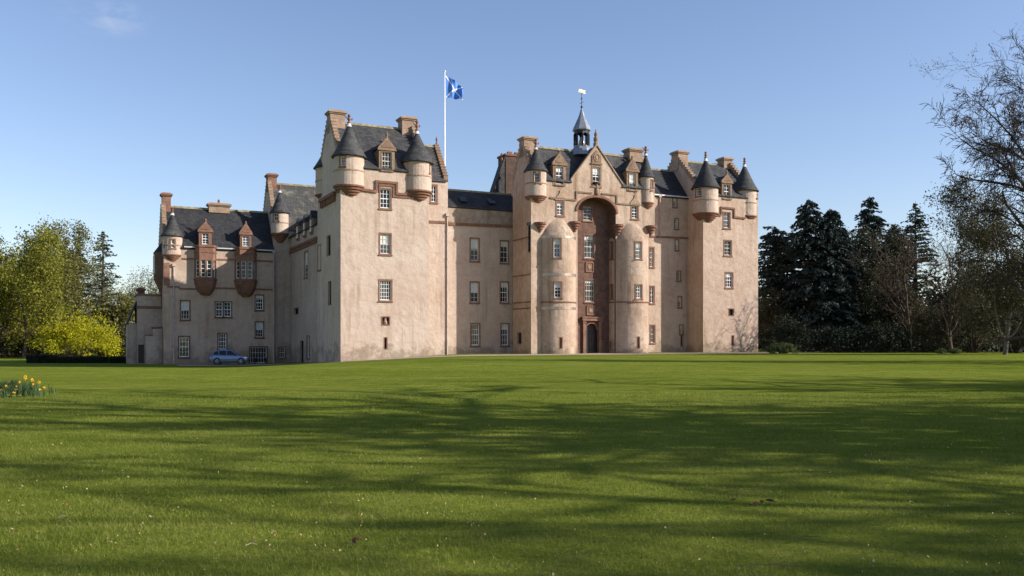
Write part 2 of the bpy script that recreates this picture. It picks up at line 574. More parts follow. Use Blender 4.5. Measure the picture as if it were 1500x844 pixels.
wrnd = random.Random(5)
def window(mp, s0, s1, z0, z1, nx=2, ny=4, parent=None, sur=.17, blind=0, merged=False, name="window", label=None, surmat='red', bars='white', depth=.15, barw=.045):
    parent = parent or castle
    if not blind and not merged and name == 'window' and wrnd.random() < .45: blind = wrnd.choice((.15, .25, .35, .5))
    fr = MB()
    fw = .085
    d0, d1 = depth, depth + .07
    fr.mbox(mp, s0 - .01, s0 + fw, z0, z1, d0, d1)
    fr.mbox(mp, s1 - fw, s1 + .01, z0, z1, d0, d1)
    fr.mbox(mp, s0 + fw, s1 - fw, z0 - .01, z0 + fw * 1.3, d0, d1)
    fr.mbox(mp, s0 + fw, s1 - fw, z1 - fw, z1 + .01, d0, d1)
    zm = (z0 + z1) / 2
    if ny % 2 == 0:
        fr.mbox(mp, s0 + fw, s1 - fw, zm - .045, zm + .045, d0 + .004, d1)
    for k in range(1, nx):
        s = s0 + (s1 - s0) * k / nx
        fr.mbox(mp, s - barw / 2, s + barw / 2, z0 + fw, z1 - fw, d0 + .015, d1 - .005)
    for k in range(1, ny):
        z = z0 + (z1 - z0) * k / ny
        if ny % 2 == 0 and k == ny // 2: continue
        fr.mbox(mp, s0 + fw, s1 - fw, z - barw / 2, z + barw / 2, d0 + .02, d1 - .008)
    gl = wrnd.choice(('glass', 'glass', 'glass', 'glass_grey', 'glass_sky'))
    if bars == 'white' and wrnd.random() < .4: bars = 'white_aged'
    def sur_into(mb, mi):
        e, p, q = sur, -.045, .05
        mb.mbox(mp, s0 - e, s0 - .004, z0 - e * .6, z1 + e, p, q, mi)
        mb.mbox(mp, s1 + .004, s1 + e, z0 - e * .6, z1 + e, p, q, mi)
        mb.mbox(mp, s0 - .004, s1 + .004, z1 + .004, z1 + e, p, q, mi)
        mb.mbox(mp, s0 - e - .06, s1 + e + .06, z0 - e * .6 - .14, z0 - e * .6 - .002, p - .08, q, mi)
        mb.mbox(mp, s0 - .004, s1 + .004, z0 - e * .6, z0 - .004, p - .01, q, mi)
    def pane_into(mb, mi):
        mb.mbox(mp, s0 - .02, s1 + .02, z0 - .02, z1 + .02, depth + .085, depth + .11, mi)
    def blind_into(mb, mi):
        mb.mbox(mp, s0 + fw * .5, s1 - fw * .5, z1 - (z1 - z0) * blind, z1 - .02, depth + .074, depth + .083, mi)
    if merged:
        pane_into(fr, 1)
        if sur: sur_into(fr, 2)
        if blind: blind_into(fr, 3)
        return fr.build(name, [bars, gl, surmat, 'blind'], parent, label)
    w = fr.build(name, bars, parent, label)
    b = MB(); pane_into(b, 0); b.build("pane", gl, w)
    if sur:
        b = MB(); sur_into(b, 0); b.build("surround", surmat, w)
    if blind:
        b = MB(); blind_into(b, 0); b.build("blind", 'blind', w)
    return w

def opening(mp, s0, s1, z0, z1, name="slit_window", sur=.1, parent=None, depth=.2):
    o = MB()
    o.mbox(mp, s0 - .02, s1 + .02, z0 - .02, z1 + .02, depth, depth + .05)
    w = o.build(name, 'dark', parent or castle)
    if sur:
        b = MB()
        for u0, u1, v0, v1 in ((s0 - sur, s0 - .003, z0 - sur, z1 + sur), (s1 + .003, s1 + sur, z0 - sur, z1 + sur),
                               (s0 - .003, s1 + .003, z1 + .003, z1 + sur), (s0 - .003, s1 + .003, z0 - sur, z0 - .003)):
            b.mbox(mp, u0, u1, v0, v1, -.03, .05)
        b.build("surround", 'red', w)
    return w

def rect_front(px0, px1, py0, py1, B):
    a0, a1 = a_at(px0, B), a_at(px1, B)
    am = (a0 + a1) / 2
    return a0, a1, z_at(py1, am, B), z_at(py0, am, B)
def rect_left(px0, px1, py0, py1, A):
    b0, b1 = sorted((b_at(px0, A), b_at(px1, A)))
    bm = (b0 + b1) / 2
    return b0, b1, z_at(py1, A, bm), z_at(py0, A, bm)
def rect_round(px0, px1, py0, py1, ca, cb, R):
    s0, s1 = sorted((s_on_round(px0, ca, cb, R), s_on_round(px1, ca, cb, R)))
    th = (s0 + s1) / 2 / R
    a, b = ca + R * math.sin(th), cb - R * math.cos(th)
    return s0, s1, z_at(py1, a, b), z_at(py0, a, b)

def string(mp, pts, h=.26, proud=.14, mat='red', name="string_course", d1=.03):
    mb = MB()
    for (s0, z0), (s1, z1) in zip(pts[:-1], pts[1:]):
        if abs(s1 - s0) > abs(z1 - z0):
            n = max(1, int(abs(s1 - s0) / .5)) if h < 0 else 1
            lo, hi = min(s0, s1), max(s0, s1)
            zl, zr = (z0, z1) if s0 < s1 else (z1, z0)
            mb.hexa([mp(lo - h / 2, zl - h / 2, -proud), mp(hi + h / 2, zr - h / 2, -proud), mp(hi + h / 2, zr - h / 2, d1), mp(lo - h / 2, zl - h / 2, d1),
                     mp(lo - h / 2, zl + h / 2, -proud), mp(hi + h / 2, zr + h / 2, -proud), mp(hi + h / 2, zr + h / 2, d1), mp(lo - h / 2, zl + h / 2, d1)])
        else:
            lo, hi = min(z0, z1), max(z0, z1)
            mb.mbox(mp, s0 - h / 2 + .01, s0 + h / 2 - .01, lo + h / 2 - .003, hi - h / 2 + .003, -proud + .004, d1)
    return mb.build(name, mat, castle)

def ring(ca, cb, R, z, h, proud, mat, th0, th1, name="string_course"):
    mb = MB()
    mp = round_map(ca, cb, R)
    mb.mbox(mp, th0 * R, th1 * R, z - h / 2, z + h / 2, -proud, .03, 0, 24)
    return mb.build(name, mat, castle)

def slab(mb, p, thick, mi=0):                     # p: 4 points of the top sheet
    p = [Vector(q) for q in p]
    n = (p[1] - p[0]).cross(p[3] - p[0]).normalized()
    if n.z < 0: n = -n
    lo = [q - n * thick for q in p]
    mb.hexa(lo + p, mi)

def gable_roof(a0, a1, b0, b1, ze, zr, over=.22, mat='slate', inset=.3, br=None, cut=None):
    br = (b0 + b1) / 2 if br is None else br
    mb = MB()
    k0 = (zr - ze) / (br - b0)
    secs = [(a0 + inset, a1 - inset, over)] if not cut else [(a0 + inset, cut[0], over), (cut[0] + .002, cut[1] - .002, -.45), (cut[1], a1 - inset, over)]
    for u0, u1, ov in secs:
        slab(mb, [(u0, b0 - ov, ze - ov * k0), (u1, b0 - ov, ze - ov * k0), (u1, br, zr), (u0, br, zr)], .14)
    k1 = (zr - ze) / (b1 - br)
    slab(mb, [(a0 + inset, br + .003, zr - .003), (a1 - inset, br + .003, zr - .003), (a1 - inset, b1 + over, ze - over * k1), (a0 + inset, b1 + over, ze - over * k1)], .14)
    r = mb.build("roof", mat, castle)
    m2 = MB()
    m2.hexa([(a0 + inset, br - .22, zr - .2), (a1 - inset, br - .22, zr - .2), (a1 - inset, br + .22, zr - .2), (a0 + inset, br + .22, zr - .2),
             (a0 + inset, br - .08, zr + .1), (a1 - inset, br - .08, zr + .1), (a1 - inset, br + .08, zr + .1), (a0 + inset, br + .08, zr + .1)])
    m2.build("ridge", 'ridge', r)
    return r

def crow(mp, pts, thick=.55, step=.62, mat='chim'):
    for (s0, z0), (s1, z1) in pts:
        mb = MB()
        n = max(2, int(round(math.hypot(s1 - s0, z1 - z0) / step)))
        for k in range(n):
            u0, u1 = s0 + (s1 - s0) * k / n, s0 + (s1 - s0) * (k + 1) / n
            zt = z0 + (z1 - z0) * (k + 1) / n + .12
            zb = z0 + (z1 - z0) * k / n - .3
            mb.mbox(mp, min(u0, u1), max(u0, u1) - .002, zb, zt, -.03, thick)
            mb.mbox(mp, min(u0, u1) - .04, max(u0, u1) + .03, zt, zt + .09, -.07, thick + .04)
        mb.build("crow_step", mat, castle)

def chimney(a0, a1, b0, b1, z0, z1, mat='chim', pots=0):
    mb = MB()
    mb.box(a0, a1, b0, b1, z0, z1 - .55)
    c = mb.build("chimney", mat, castle)
    m2 = MB()
    m2.box(a0 - .12, a1 + .12, b0 - .12, b1 + .12, z1 - .548, z1 - .38)
    m2.box(a0 - .24, a1 + .24, b0 - .24, b1 + .24, z1 - .378, z1 - .2)
    m2.hexa([(a0 - .24, b0 - .24, z1 - .198), (a1 + .24, b0 - .24, z1 - .198), (a1 + .24, b1 + .24, z1 - .198), (a0 - .24, b1 + .24, z1 - .198),
             (a0 + .1, b0 + .1, z1), (a1 - .1, b0 + .1, z1), (a1 - .1, b1 - .1, z1), (a0 + .1, b1 - .1, z1)])
    m2.build("chimney_cap", mat, c)
    for k in range(pots):
        m3 = MB()
        x = a0 + (a1 - a0) * (k + .5) / pots
        m3.lathe(x, (b0 + b1) / 2, [(.17, z1 - .1), (.19, z1 + .1), (.14, z1 + .45), (.18, z1 + .5), (.16, z1 + .52)], 10)
        m3.build("chimney_pot", 'red', c)
    return c

def finial(x, y, z, h, parent, mat='corbel', arms=True):
    mb = MB()
    mb.lathe(x, y, [(.22, z - .1), (.25, z + .02 * h), (.1, z + .15 * h), (.13, z + .25 * h), (.24, z + .36 * h), (.17, z + .5 * h), (.1, z + .58 * h)], 10)
    mb.lathe(x, y, [(.03, z + .56 * h), (.16, z + .66 * h), (.2, z + .8 * h), (.12, z + .94 * h), (.02, z + h)], 10)
    if arms:
        mb.tube((x, y, z + .4 * h), (x - .45, y, z + .62 * h), .09, .05, 6)
        mb.tube((x - .45, y, z + .62 * h), (x - .5, y, z + .82 * h), .06, .05, 6)
        mb.tube((x, y, z + .4 * h), (x + .42, y + .05, z + .52 * h), .09, .06, 6)
        mb.tube((x + .42, y + .05, z + .52 * h), (x + .3, y - .1, z + .3 * h), .06, .05, 6)
    return mb.build("finial", mat, parent)

def turret(ca, cb, R, zc0, zb, ze, za, zf, wins=(), roofmat='slate', wallmat='harl', zband=None, fin=True, label=None, stepped=True):
    mp = round_map(ca, cb, R)
    holes = [rect_round(*w[:4], ca, cb, R) for w in wins]
    mb = MB()
    P = math.pi * R
    wall_mesh(mb, mp, -P, P, zb - .05, ze + .05, holes, sub=R * .2, smooth=True, reveal=.2)
    t = mb.build("turret", wallmat, castle, label)
    # corbelling in stepped rings
    n = 6
    prof = [(R * .13, zc0)]
    for k in range(n):
        r = R * (.16 + .90 * ((k + 1) / n) ** .8)
        z0 = zc0 + (zb - zc0) * k / n
        z1 = zc0 + (zb - zc0) * (k + 1) / n
        prof += [(r * .93, z0 + .02), (r, z0 + (z1 - z0) * .35), (r, z1 - .02)]
    prof += [(R * .97, zb + .05)]
    m2 = MB(); m2.lathe(ca, cb, prof, 28, smooth=False); m2.build("corbelling", 'corbel', t)
    # bell-cast cone
    prof = [(R * 1.0, ze - .08), (R * 1.17, ze - .06), (R * 1.18, ze + .02)]
    for k in range(1, 13):
        u = k / 12
        prof.append((max(.05, R * 1.18 * (1 - u) ** .93 * (1 - .10 * math.sin(u * math.pi))), ze + (za - ze) * u))
    m3 = MB(); m3.lathe(ca, cb, prof, 32); m3.build("turret_roof", roofmat, t)
    m4 = MB(); m4.lathe(ca, cb, [(.34, za - (za - ze) * .10), (.22, za - .1), (.12, za + .15)], 12); m4.build("lead_cap", 'leadwhite', t)
    if fin:
        finial(ca, cb, za + .1, zf - za - .1, t, arms=stepped)
    if zband is None:
        zband = zb + (ze - zb) * .5
    m5 = MB(); m5.mbox(mp, -P, P, zband - .07, zband + .07, -.06, .02, 0, 30); m5.build("string_course", 'chim', t)
    for w, h in zip(wins, holes):
        window(mp, *h, w[4], w[5], t, sur=.14, merged=True)
    return t

def dormer(B, px0, px1, pyw0, pyw1, pytop, zbase, zback_fn, mat='brown', roofmat='slate', nx=2, ny=4, half=.38, fin=.9, blind=0):
    """dormer rising off the wall head: wall with window opening, pediment, little slate roof"""
    s0, s1, z0, z1 = rect_front(px0, px1, pyw0, pyw1, B)
    a0, a1 = s0 - half, s1 + half
    am = (a0 + a1) / 2
    mp = front(B - .06)
    ztop = z1 + .3
    za = z_at(pytop, am, B)
    mb = MB()
    wall_mesh(mb, mp, a0, a1, min(zbase, z0) - .25, ztop, [(s0, s1, z0, z1)], reveal=.2)
    L = zback_fn(ztop) - B + .5
    for a in (a0, a1):
        mb.face([mp(a, zbase - .25, 0), mp(a, ztop, 0), mp(a, ztop, L), mp(a, zbase - .25, L)])
    d = mb.build("dormer", mat, castle)
    p = MB()
    p.prism([(a0 - .14, ztop + .003), (a1 + .14, ztop + .003), (a1 + .14, ztop + .2), (am + .12, za), (am - .12, za), (a0 - .14, ztop + .2)], mp, -.12, .2)
    p.prism([(a0 + .25, ztop + .24), (a1 - .25, ztop + .24), (am, za - .4)], mp, -.17, -.118)
    p.mbox(mp, a0 - .2, a1 + .2, ztop - .12, ztop, -.16, .1)
    p.build("pediment", mat, d)
    r = MB()
    La = zback_fn(za - .1) - B + .3
    for sgn, ae in ((-1, a0 - .16), (1, a1 + .16)):
        slab(r, [(ae, B + .14, ztop + .12), (am, B + .14, za - .08), (am, B + La, za - .08), (ae, B + L, ztop + .12)], .08)
    r.build("dormer_roof", roofmat, d)
    window(mp, s0, s1, z0, z1, nx, ny, d, sur=.13, merged=True, blind=blind, surmat=mat)
    if fin:
        f = MB()
        f.lathe(am, B, [(.1, za - .05), (.16, za + .1), (.07, za + .25), (.2, za + .5 * fin), (.1, za + .75 * fin), (.02, za + fin)], 8)
        f.build("finial", mat, d)
    return d

# ------------------------------------------------------------------ left square tower
ZB = -3.0
T1a0, T1a1, T1b1 = 0.0, a_at(628, 0), 11.5
T1e, T1r = z_at(246, 5, 0), z_at(184, 5.5, 5.75)
mpF = front(0)
w1 = [(557, 572, 277, 305, 3, 4, 0), (557, 572, 343, 372, 3, 4, .55), (556.5, 573, 411, 440, 5, 5, 0)]
h1 = [rect_front(*w[:4], 0) for w in w1]
niche1 = rect_front(560, 570, 465, 475.5, 0)
slit1 = rect_front(563.4, 566.6, 495, 511, 0)
mb = MB()
wall_mesh(mb, mpF, T1a0, T1a1, ZB, T1e, h1 + [niche1, slit1, rect_front(559.5, 573.5, 223, 249, 0)])
left1 = leftface(0)
sl = [rect_left(479, 484, 346, 374, 0), rect_left(481, 485, 413, 446, 0)]
gab = lin([(0, T1e), (5.75, T1r), (T1b1, T1e)])
wall_mesh(mb, left1, 0, T1b1, ZB, gab, sl, breaks=(5.75,))
wall_mesh(mb, rightface(T1a1), 0, T1b1, ZB, gab, (), breaks=(5.75,))
wall_mesh(mb, front(T1b1), T1a0, T1a1, ZB, T1e)
mb.build("square_tower", 'harl', castle, "tall square tower with plain lit front, in front of the left wing")
for w, h in zip(w1, h1):
    window(mpF, *h, w[4], w[5], blind=w[6])
nb = MB(); nb.mbox(mpF, niche1[0] - .02, niche1[1] + .02, niche1[2] - .02, niche1[3] + .02, .2, .25)
nb.lathe((niche1[0] + niche1[1]) / 2, .2, [(.05, niche1[2]), (.3, niche1[2] + .1), (.22, niche1[2] + .4), (.14, niche1[2] + .55), (.17, niche1[2] + .68), (.05, niche1[2] + .8)], 8, 1)
nw = nb.build("carved_niche", ['dark', 'chim'], castle)
b = MB()
for u0, u1, v0, v1 in ((niche1[0] - .14, niche1[0] - .003, niche1[2] - .14, niche1[3] + .14), (niche1[1] + .003, niche1[1] + .14, niche1[2] - .14, niche1[3] + .14),
                       (niche1[0] - .003, niche1[1] + .003, niche1[3] + .003, niche1[3] + .14), (niche1[0] - .003, niche1[1] + .003, niche1[2] - .14, niche1[2] - .003)):
    b.mbox(mpF, u0, u1, v0, v1, -.04, .05)
b.build("surround", 'red', nw)
opening(mpF, *slit1)
for s in sl: opening(left1, *s)
gable_roof(T1a0, T1a1, 0, T1b1, T1e, T1r)
crow(left1, [((T1b1, T1e), (6.5, T1r)), ((0, T1e), (5.0, T1r))])
crow(rightface(T1a1), [((T1b1, T1e), (6.5, T1r)), ((0, T1e), (5.0, T1r))])
chimney(0, 1.85, 4.9, 6.6, T1r - 1.6, z_at(163, 1, 5.75))
chimney(T1a1 - 1.75, T1a1, 4.9, 6.6, T1r - 1.2, z_at(172, 10, 5.75))
def pt(px, py, B):
    a = a_at(px, B)
    return (a, z_at(py, a, B))
string(mpF, [pt(531, 278, 0), pt(550, 281, 0)], .3, .2, 'corbel')
string(mpF, [pt(551, 281, 0), pt(551, 266, 0), pt(581, 268.5, 0), pt(581, 284, 0), pt(602, 286, 0)], .26, .2, 'corbel')
string(mpF, [pt(556, 283, 0), pt(556, 271, 0), pt(576, 272.5, 0), pt(576, 288, 0), pt(602, 290, 0)], .2, .12, 'corbel')
zl = z_at(283, 0, 0)
cb_ = MB()
for k in range(9):
    b0 = 2.3 + k * .8
    cb_.mbox(left1, b0, b0 + .42, zl - .6, zl + .1, -.3, .02)
cb_.mbox(left1, 2.0, 9.4, zl + .1, zl + .5, -.42, .02)
cb_.build("corbel_course", 'corbel', castle)
dormer(0, 559.5, 573.5, 223, 249, 203, T1e, lambda z: (z - T1e) / (T1r - T1e) * 5.75, nx=3, ny=4)
turret(1.25, .9, 1.78, z_at(294, 1.2, .3), z_at(270, 1.2, -.8), z_at(227, 1.2, -.8), z_at(181, 1.2, .9), z_at(167, 1.2, .9), [(498.5, 505, 229, 243, 2, 3)])
turret(T1a1 - 1.2, .9, 1.78, z_at(301, 9.8, .3), z_at(278, 9.8, -.8), z_at(236, 9.8, -.8), z_at(192, 9.8, .9), z_at(176, 9.8, .9), [(629.5, 633, 239, 254, 1, 3)])
turret(1.2, T1b1 - 1.2, 1.7, z_at(296, .5, 10.3), z_at(286, .5, 10.3), z_at(247, .5, 10.3), z_at(206, .5, 10.3), z_at(192, .5, 10.3))

# ------------------------------------------------------------------ narrow stair block and the middle range
SB = 3.5
S1 = a_at(656, SB)
Se, Sr = z_at(261, 12, SB), z_at(213, 13, 7)
mb = MB()
sw = rect_front(631.5, 639.5, 272, 296, SB)
wall_mesh(mb, front(SB), T1a1 - .5, S1, ZB, Se, [sw])
gab = lin([(SB, Se), (7, Sr), (10.5, Se)])
wall_mesh(mb, rightface(S1), SB, 10.5, ZB, gab, breaks=(7,))
mb.build("stair_block", 'harl', castle)
window(front(SB), *sw, 2, 4)
gable_roof(T1a1 - 1.5, S1, SB, 10.5, Se, Sr, inset=.25, mat='slate')
crow(rightface(S1), [((SB, Se), (7, Sr)), ((10.5, Se), (7, Sr))], mat='brown', step=.5)
fm = MB(); fm.lathe(S1 - .2, 7, [(.2, Sr), (.15, Sr + .4), (.06, Sr + .6), (.16, Sr + .9), (.03, Sr + 1.3)], 8); fm.build("finial", 'corbel', castle)
string(front(SB), [pt(629, 325, SB), pt(656, 326, SB)], .3, .12, 'corbel')

RB = 6.4
EB = 0.5
E0, E1 = a_at(778, EB), a_at(959, EB)
Re, Rr = z_at(301, 16, RB), z_at(277, 17, 9.5)
wr = [(689.5, 701, 350, 382, 2, 4, .45), (689.5, 701, 414, 443, 2, 4, .5), (690.5, 702, 475, 506, 4, 4, 0),
      (733.5, 744, 353.5, 385, 2, 4, .25), (733.5, 744, 414, 443, 3, 4, .22), (734.5, 744.5, 475, 506, 4, 4, 0)]
hr = [rect_front(*w[:4], RB) for w in wr]
mb = MB()
wall_mesh(mb, front(RB), S1 - .3, E0 + .3, ZB, Re, hr)
mb.build("middle_range_wall", 'harl', castle)
for w, h in zip(wr, hr):
    window(front(RB), *h, w[4], w[5], blind=w[6])
gable_roof(S1 - 2, E0 + 1.5, RB, 13, Re, Rr, mat='slate_b', inset=0)
M['harl_stained'] = mat_harl("stained_harling", (.26, .20, .155), (.36, .29, .23), (.10, .08, .06))
m = MB(); m.mbox(front(RB), S1 + .02, E0 - .02, z_at(327, 16, RB), Re - .05, -.07, .02); m.build("parapet", 'harl_stained', castle)
string(front(RB), [pt(658, 328, RB), pt(750, 332, RB)], .38, .16, 'corbel')
for px, py in ((717, 295), (676, 287)):
    a = a_at(px, 8); 
    k = (Rr - Re) / 3.5
    m = MB(); slab(m, [(a - .5, 6.9, Re + .9 * k + .1), (a + .5, 6.9, Re + .9 * k + .1), (a + .5, 7.9, Re + 1.9 * k + .1), (a - .5, 7.9, Re + 1.9 * k + .1)], .1)
    m.build("skylight", 'glass', castle)
# drain pipes
def pipe(mp, s, z0, z1, r=.09, mat='pipe', off=-.12):
    mb = MB()
    mb.tube(mp(s, z0, off), mp(s, z1, off), r, r, 8)
    for k in range(5):
        z = z0 + (z1 - z0) * (k + .5) / 5
        mb.tube(mp(s, z - .05, off), mp(s, z + .05, off), r * 1.5, r * 1.5, 8)
    mb.mbox(mp, s - .2, s + .2, z1, z1 + .4, off - .18, .02)
    return mb.build("drain_pipe", mat, castle)
pipe(front(SB), S1 - .12, -.4, z_at(316, 13, SB))

# tall rubble block behind the range
KB = 11.0
K0, K1 = a_at(741, KB), a_at(792, KB)
kz, kz0 = z_at(228, K0, KB), z_at(284, K0, KB)
mb = MB()
mb.box(K0, K1, KB, KB + 2.6, 15, kz)
k = mb.build("rear_tower", 'rubble_dark', castle)
m = MB()
m.box(K0 - .15, K1 + .1, KB - .15, KB + 2.7, kz + .003, kz + .3)
for j in range(4):
    m.box(K0 + .3 + j * 1.1, K0 + .95 + j * 1.1, KB - .1, KB + .3, kz + .303, kz + .6)
m.build("parapet", 'corbel', k)
m = MB()
ka = a_at(722, KB)
slab(m, [(ka, KB, kz0), (K0 - .1, KB, kz), (K0 - .1, KB + 1.4, kz), (ka, KB + 1.4, kz0)], .2)
m.face([(ka, KB + .1, kz0), (K0, KB + .1, kz0), (K0, KB + .1, kz)])
m.build("lean_to_roof", 'slate', k)
finial(K0 - .5, KB + .3, kz - 1.2, 1.6, k, arms=False)

# ------------------------------------------------------------------ entrance block
Ee, Er = z_at(263, a_at(830, EB), EB), z_at(217, 29.5, 3.25)
EB1 = 6.0
Bk = 2.1                                           # back of the entrance recess
mpE = front(EB)
aL, aR = a_at(846, EB), a_at(902, EB)
ac, ar = (aL + aR) / 2, (aR - aL) / 2
zs = z_at(311, ac, EB)
za_ = z_at(289.5, ac, EB)
gL, gR = a_at(837, EB), a_at(911, EB)
gz_top = z_at(214, ac, EB)
gc = a_at(874, EB)
wE = [(816, 825, 296, 315, 2, 4, 0), (925.5, 934, 302, 320, 2, 4, 0)]
hE = [rect_front(*w[:4], EB) for w in wE]
hG = rect_front(868, 879, 245, 272, EB)
mb = MB()
top = lin([(E0, Ee), (gL, Ee), (gc, gz_top), (gR, Ee), (E1, Ee)])
def bot(s):
    u = (s - ac) / ar
    if abs(u) >= 1: return zs if abs(u) < 1.0001 else ZB
    return zs + (za_ - zs) * math.sqrt(max(0, 1 - u * u))
wall_mesh(mb, mpE, E0, aL, ZB, top, [hE[0], rect_front(814, 824.5, 244.5, 270, EB)], breaks=(gL,))
E1l, Ezc = a_at(947, EB), z_at(341, E1, EB)
wall_mesh(mb, mpE, aR, E1l, ZB, Ezc)
wall_mesh(mb, rightface(E1l), EB, EB1, ZB, Ezc)
mb.face([(E1l, EB, Ezc), (E1, EB, Ezc), (E1, EB1, Ezc), (E1l, EB1, Ezc)])
wall_mesh(mb, mpE, aR, E1, Ezc, top, [hE[1], rect_front(921.5, 930.5, 254, 278, EB)], breaks=(gR,))
wall_mesh(mb, mpE, aL, aR, bot, top, [hG], breaks=[gc] + [ac + ar * math.sin(math.radians(t)) for t in range(-85, 90, 5)])
lE = leftface(E0)
gap = rect_left(758.5, 763.5, 488, 503, E0)
gab = lin([(EB, Ee), (3.25, Er), (EB1, Ee)])
wall_mesh(mb, lE, EB, EB1, ZB, gab, [gap], breaks=(3.25,))
wall_mesh(mb, rightface(E1), EB, EB1, Ezc, gab, breaks=(3.25,))
mb.build("entrance_tower", 'harl_tan', castle, "entrance tower with two round flanks and a tall arched recess")
opening(lE, *gap)
for w, h in zip(wE, hE):
    x = window(mpE, *h, w[4], w[5], sur=.2)
    am = (h[0] + h[1]) / 2
    p = MB(); p.prism([(h[0] - .35, h[3] + .22), (h[1] + .35, h[3] + .22), (h[1] + .3, h[3] + .4), (am + .06, h[3] + 1.25), (am - .06, h[3] + 1.25), (h[0] - .3, h[3] + .4)], mpE, -.14, .05)
    p.mbox(mpE, am - .09, am + .09, h[3] + 1.25, h[3] + 1.5, -.12, .05)
    p.build("pediment", 'chim', x)
window(mpE, *hG, 2, 4, sur=.22, surmat='brown', blind=.4)
# carved panel and statue brackets on the gable
p = MB()
c0, c1, d0_, d1_ = rect_front(867, 880, 223, 239, EB)
p.prism([(c0, d0_), (c1, d0_), (c1, d1_ - .5), ((c0 + c1) / 2, d1_ + .25), (c0, d1_ - .5)], mpE, -.14, .04)
p.mbox(mpE, c0 - .15, c1 + .15, d0_ - .2, d0_ - .002, -.2, .04)
pn = p.build("carved_panel", 'brown', castle)
p = MB()
cm, zm_ = (c0 + c1) / 2, (d0_ + d1_) / 2
for k in range(16):
    t = 2 * math.pi * k / 16
    p.mbox(mpE, cm + .42 * math.cos(t) - .07, cm + .42 * math.cos(t) + .07, zm_ + .48 * math.sin(t) - .07, zm_ + .48 * math.sin(t) + .07, -.22, -.138)
p.prism([(cm - .16, zm_ - .2), (cm, zm_ - .3), (cm + .16, zm_ - .2), (cm + .18, zm_ + .2), (cm - .18, zm_ + .2)], mpE, -.21, -.138)
p.build("carving", 'chim', pn)
p = MB()
bs = pt(874, 279, EB)
p.lathe(bs[0], EB, [(.1, bs[1] - .9), (.3, bs[1] - .6), (.36, bs[1] - .5), (.24, bs[1] - .3), (.27, bs[1] + .3), (.17, bs[1] + .5), (.2, bs[1] + .7), (.1, bs[1] + .95), (.55, bs[1] + 1.0), (.55, bs[1] + 1.1)], 12)
p.build("carved_bracket", 'brown', castle)
# gable copings, roof of the cross gable and its standing finial
p = MB()
for (s0, z0), (s1, z1) in (((gL - .15, Ee - .1), (gc, gz_top + .1)), ((gc, gz_top + .1), (gR + .15, Ee - .1))):
    p.hexa([mpE(s0, z0 - .02, -.14), mpE(s1, z1 - .02, -.14), mpE(s1, z1 - .02, .35), mpE(s0, z0 - .02, .35),
            mpE(s0, z0 + .22, -.14), mpE(s1, z1 + .22, -.14), mpE(s1, z1 + .22, .35), mpE(s0, z0 + .22, .35)])
p.build("gable_coping", 'chim', castle)
p = MB()
slab(p, [(gL - .1, EB + .2, Ee), (gc, EB + .2, gz_top), (gc, 4.2, gz_top), (gL - .1, 3.3, Ee)], .12)
slab(p, [(gc, EB + .2, gz_top), (gR + .1, EB + .2, Ee), (gR + .1, 3.3, Ee), (gc, 4.2, gz_top)], .12)
p.build("gable_roof", 'slate', castle)
p = MB()
z = gz_top
p.lathe(gc, EB + .2, [(.34, z), (.38, z + .35), (.24, z + .5), (.34, z + .8), (.3, z + 1.15), (.16, z + 1.3), (.26, z + 1.5), (.22, z + 1.75), (.12, z + 1.9), (.08, z + 2.25), (.02, z + 2.3)], 10)
p.build("finial", 'brown', castle)
gable_roof(E0, E1, EB, EB1, Ee, Er, cut=(gL, gR))
crow(lE, [((EB1, Ee), (3.7, Er)), ((EB, Ee), (2.7, Er))])
crow(rightface(E1), [((EB1, Ee), (3.25, Er)), ((EB, Ee), (3.25, Er))])
chimney(E0, E0 + 1.75, 2.5, 4.0, Er - 1.6, z_at(201, E0 + 1, 3.25))
ch_a = a_at(928, 3.25)
chimney(ch_a - 1.1, ch_a + 1.0, 2.5, 4.1, Er - .8, z_at(218, ch_a, 3.25))
# the recess: back wall, sides, vault
rw = [(854.5, 867, 303, 323, 2, 4, 0), (856, 870, 345, 378, 3, 4, .2), (857, 870.5, 410, 442, 4, 4, 0)]
rh = [rect_front(*w[:4], Bk) for w in rw]
mpK = front(Bk)
mb = MB()
dr0, dr1, drz0, drz1 = rect_front(858, 874.5, 474, 520, Bk)
drs = drz1 - (dr1 - dr0) / 2
dcx, drr = (dr0 + dr1) / 2, (dr1 - dr0) / 2
def dtop(s):
    u = (s - dcx) / drr
    return drs + drr * math.sqrt(max(0, 1 - u * u))
wall_mesh(mb, mpK, aL, dr0, ZB, za_ + .4, [h for h in rh if h[1] < dr0])
rh_in = [h for h in rh]
wall_mesh(mb, mpK, dr0, dr1, dtop, drz1 + .02, breaks=[dcx + drr * math.sin(math.radians(t)) for t in range(-80, 90, 10)])
wall_mesh(mb, mpK, aL, dr0, drz1 + .02, drz1 + .021)
sL_, sR_ = min([dr0] + [h[0] for h in rh]), max([dr1] + [h[1] for h in rh])
wall_mesh(mb, mpK, dr1, aR, ZB, drz1 + .02)
mb2 = MB()
wall_mesh(mb2, mpK, aL, aR, drz1 + .02, za_ + .4, rh)
wall_mesh(mb2, mpK, aL, dr0, ZB, drz1 + .02)
wall_mesh(mb2, mpK, dr0, dr1, dtop, drz1 + .02, breaks=[dcx + drr * math.sin(math.radians(t)) for t in range(-80, 90, 10)])
wall_mesh(mb2, mpK, dr1, aR, ZB, drz1 + .02)
wall_mesh(mb2, lambda s, z, d: (aL, s, z), EB, Bk, ZB, zs)
wall_mesh(mb2, lambda s, z, d: (aR, s, z), EB, Bk, ZB, zs)
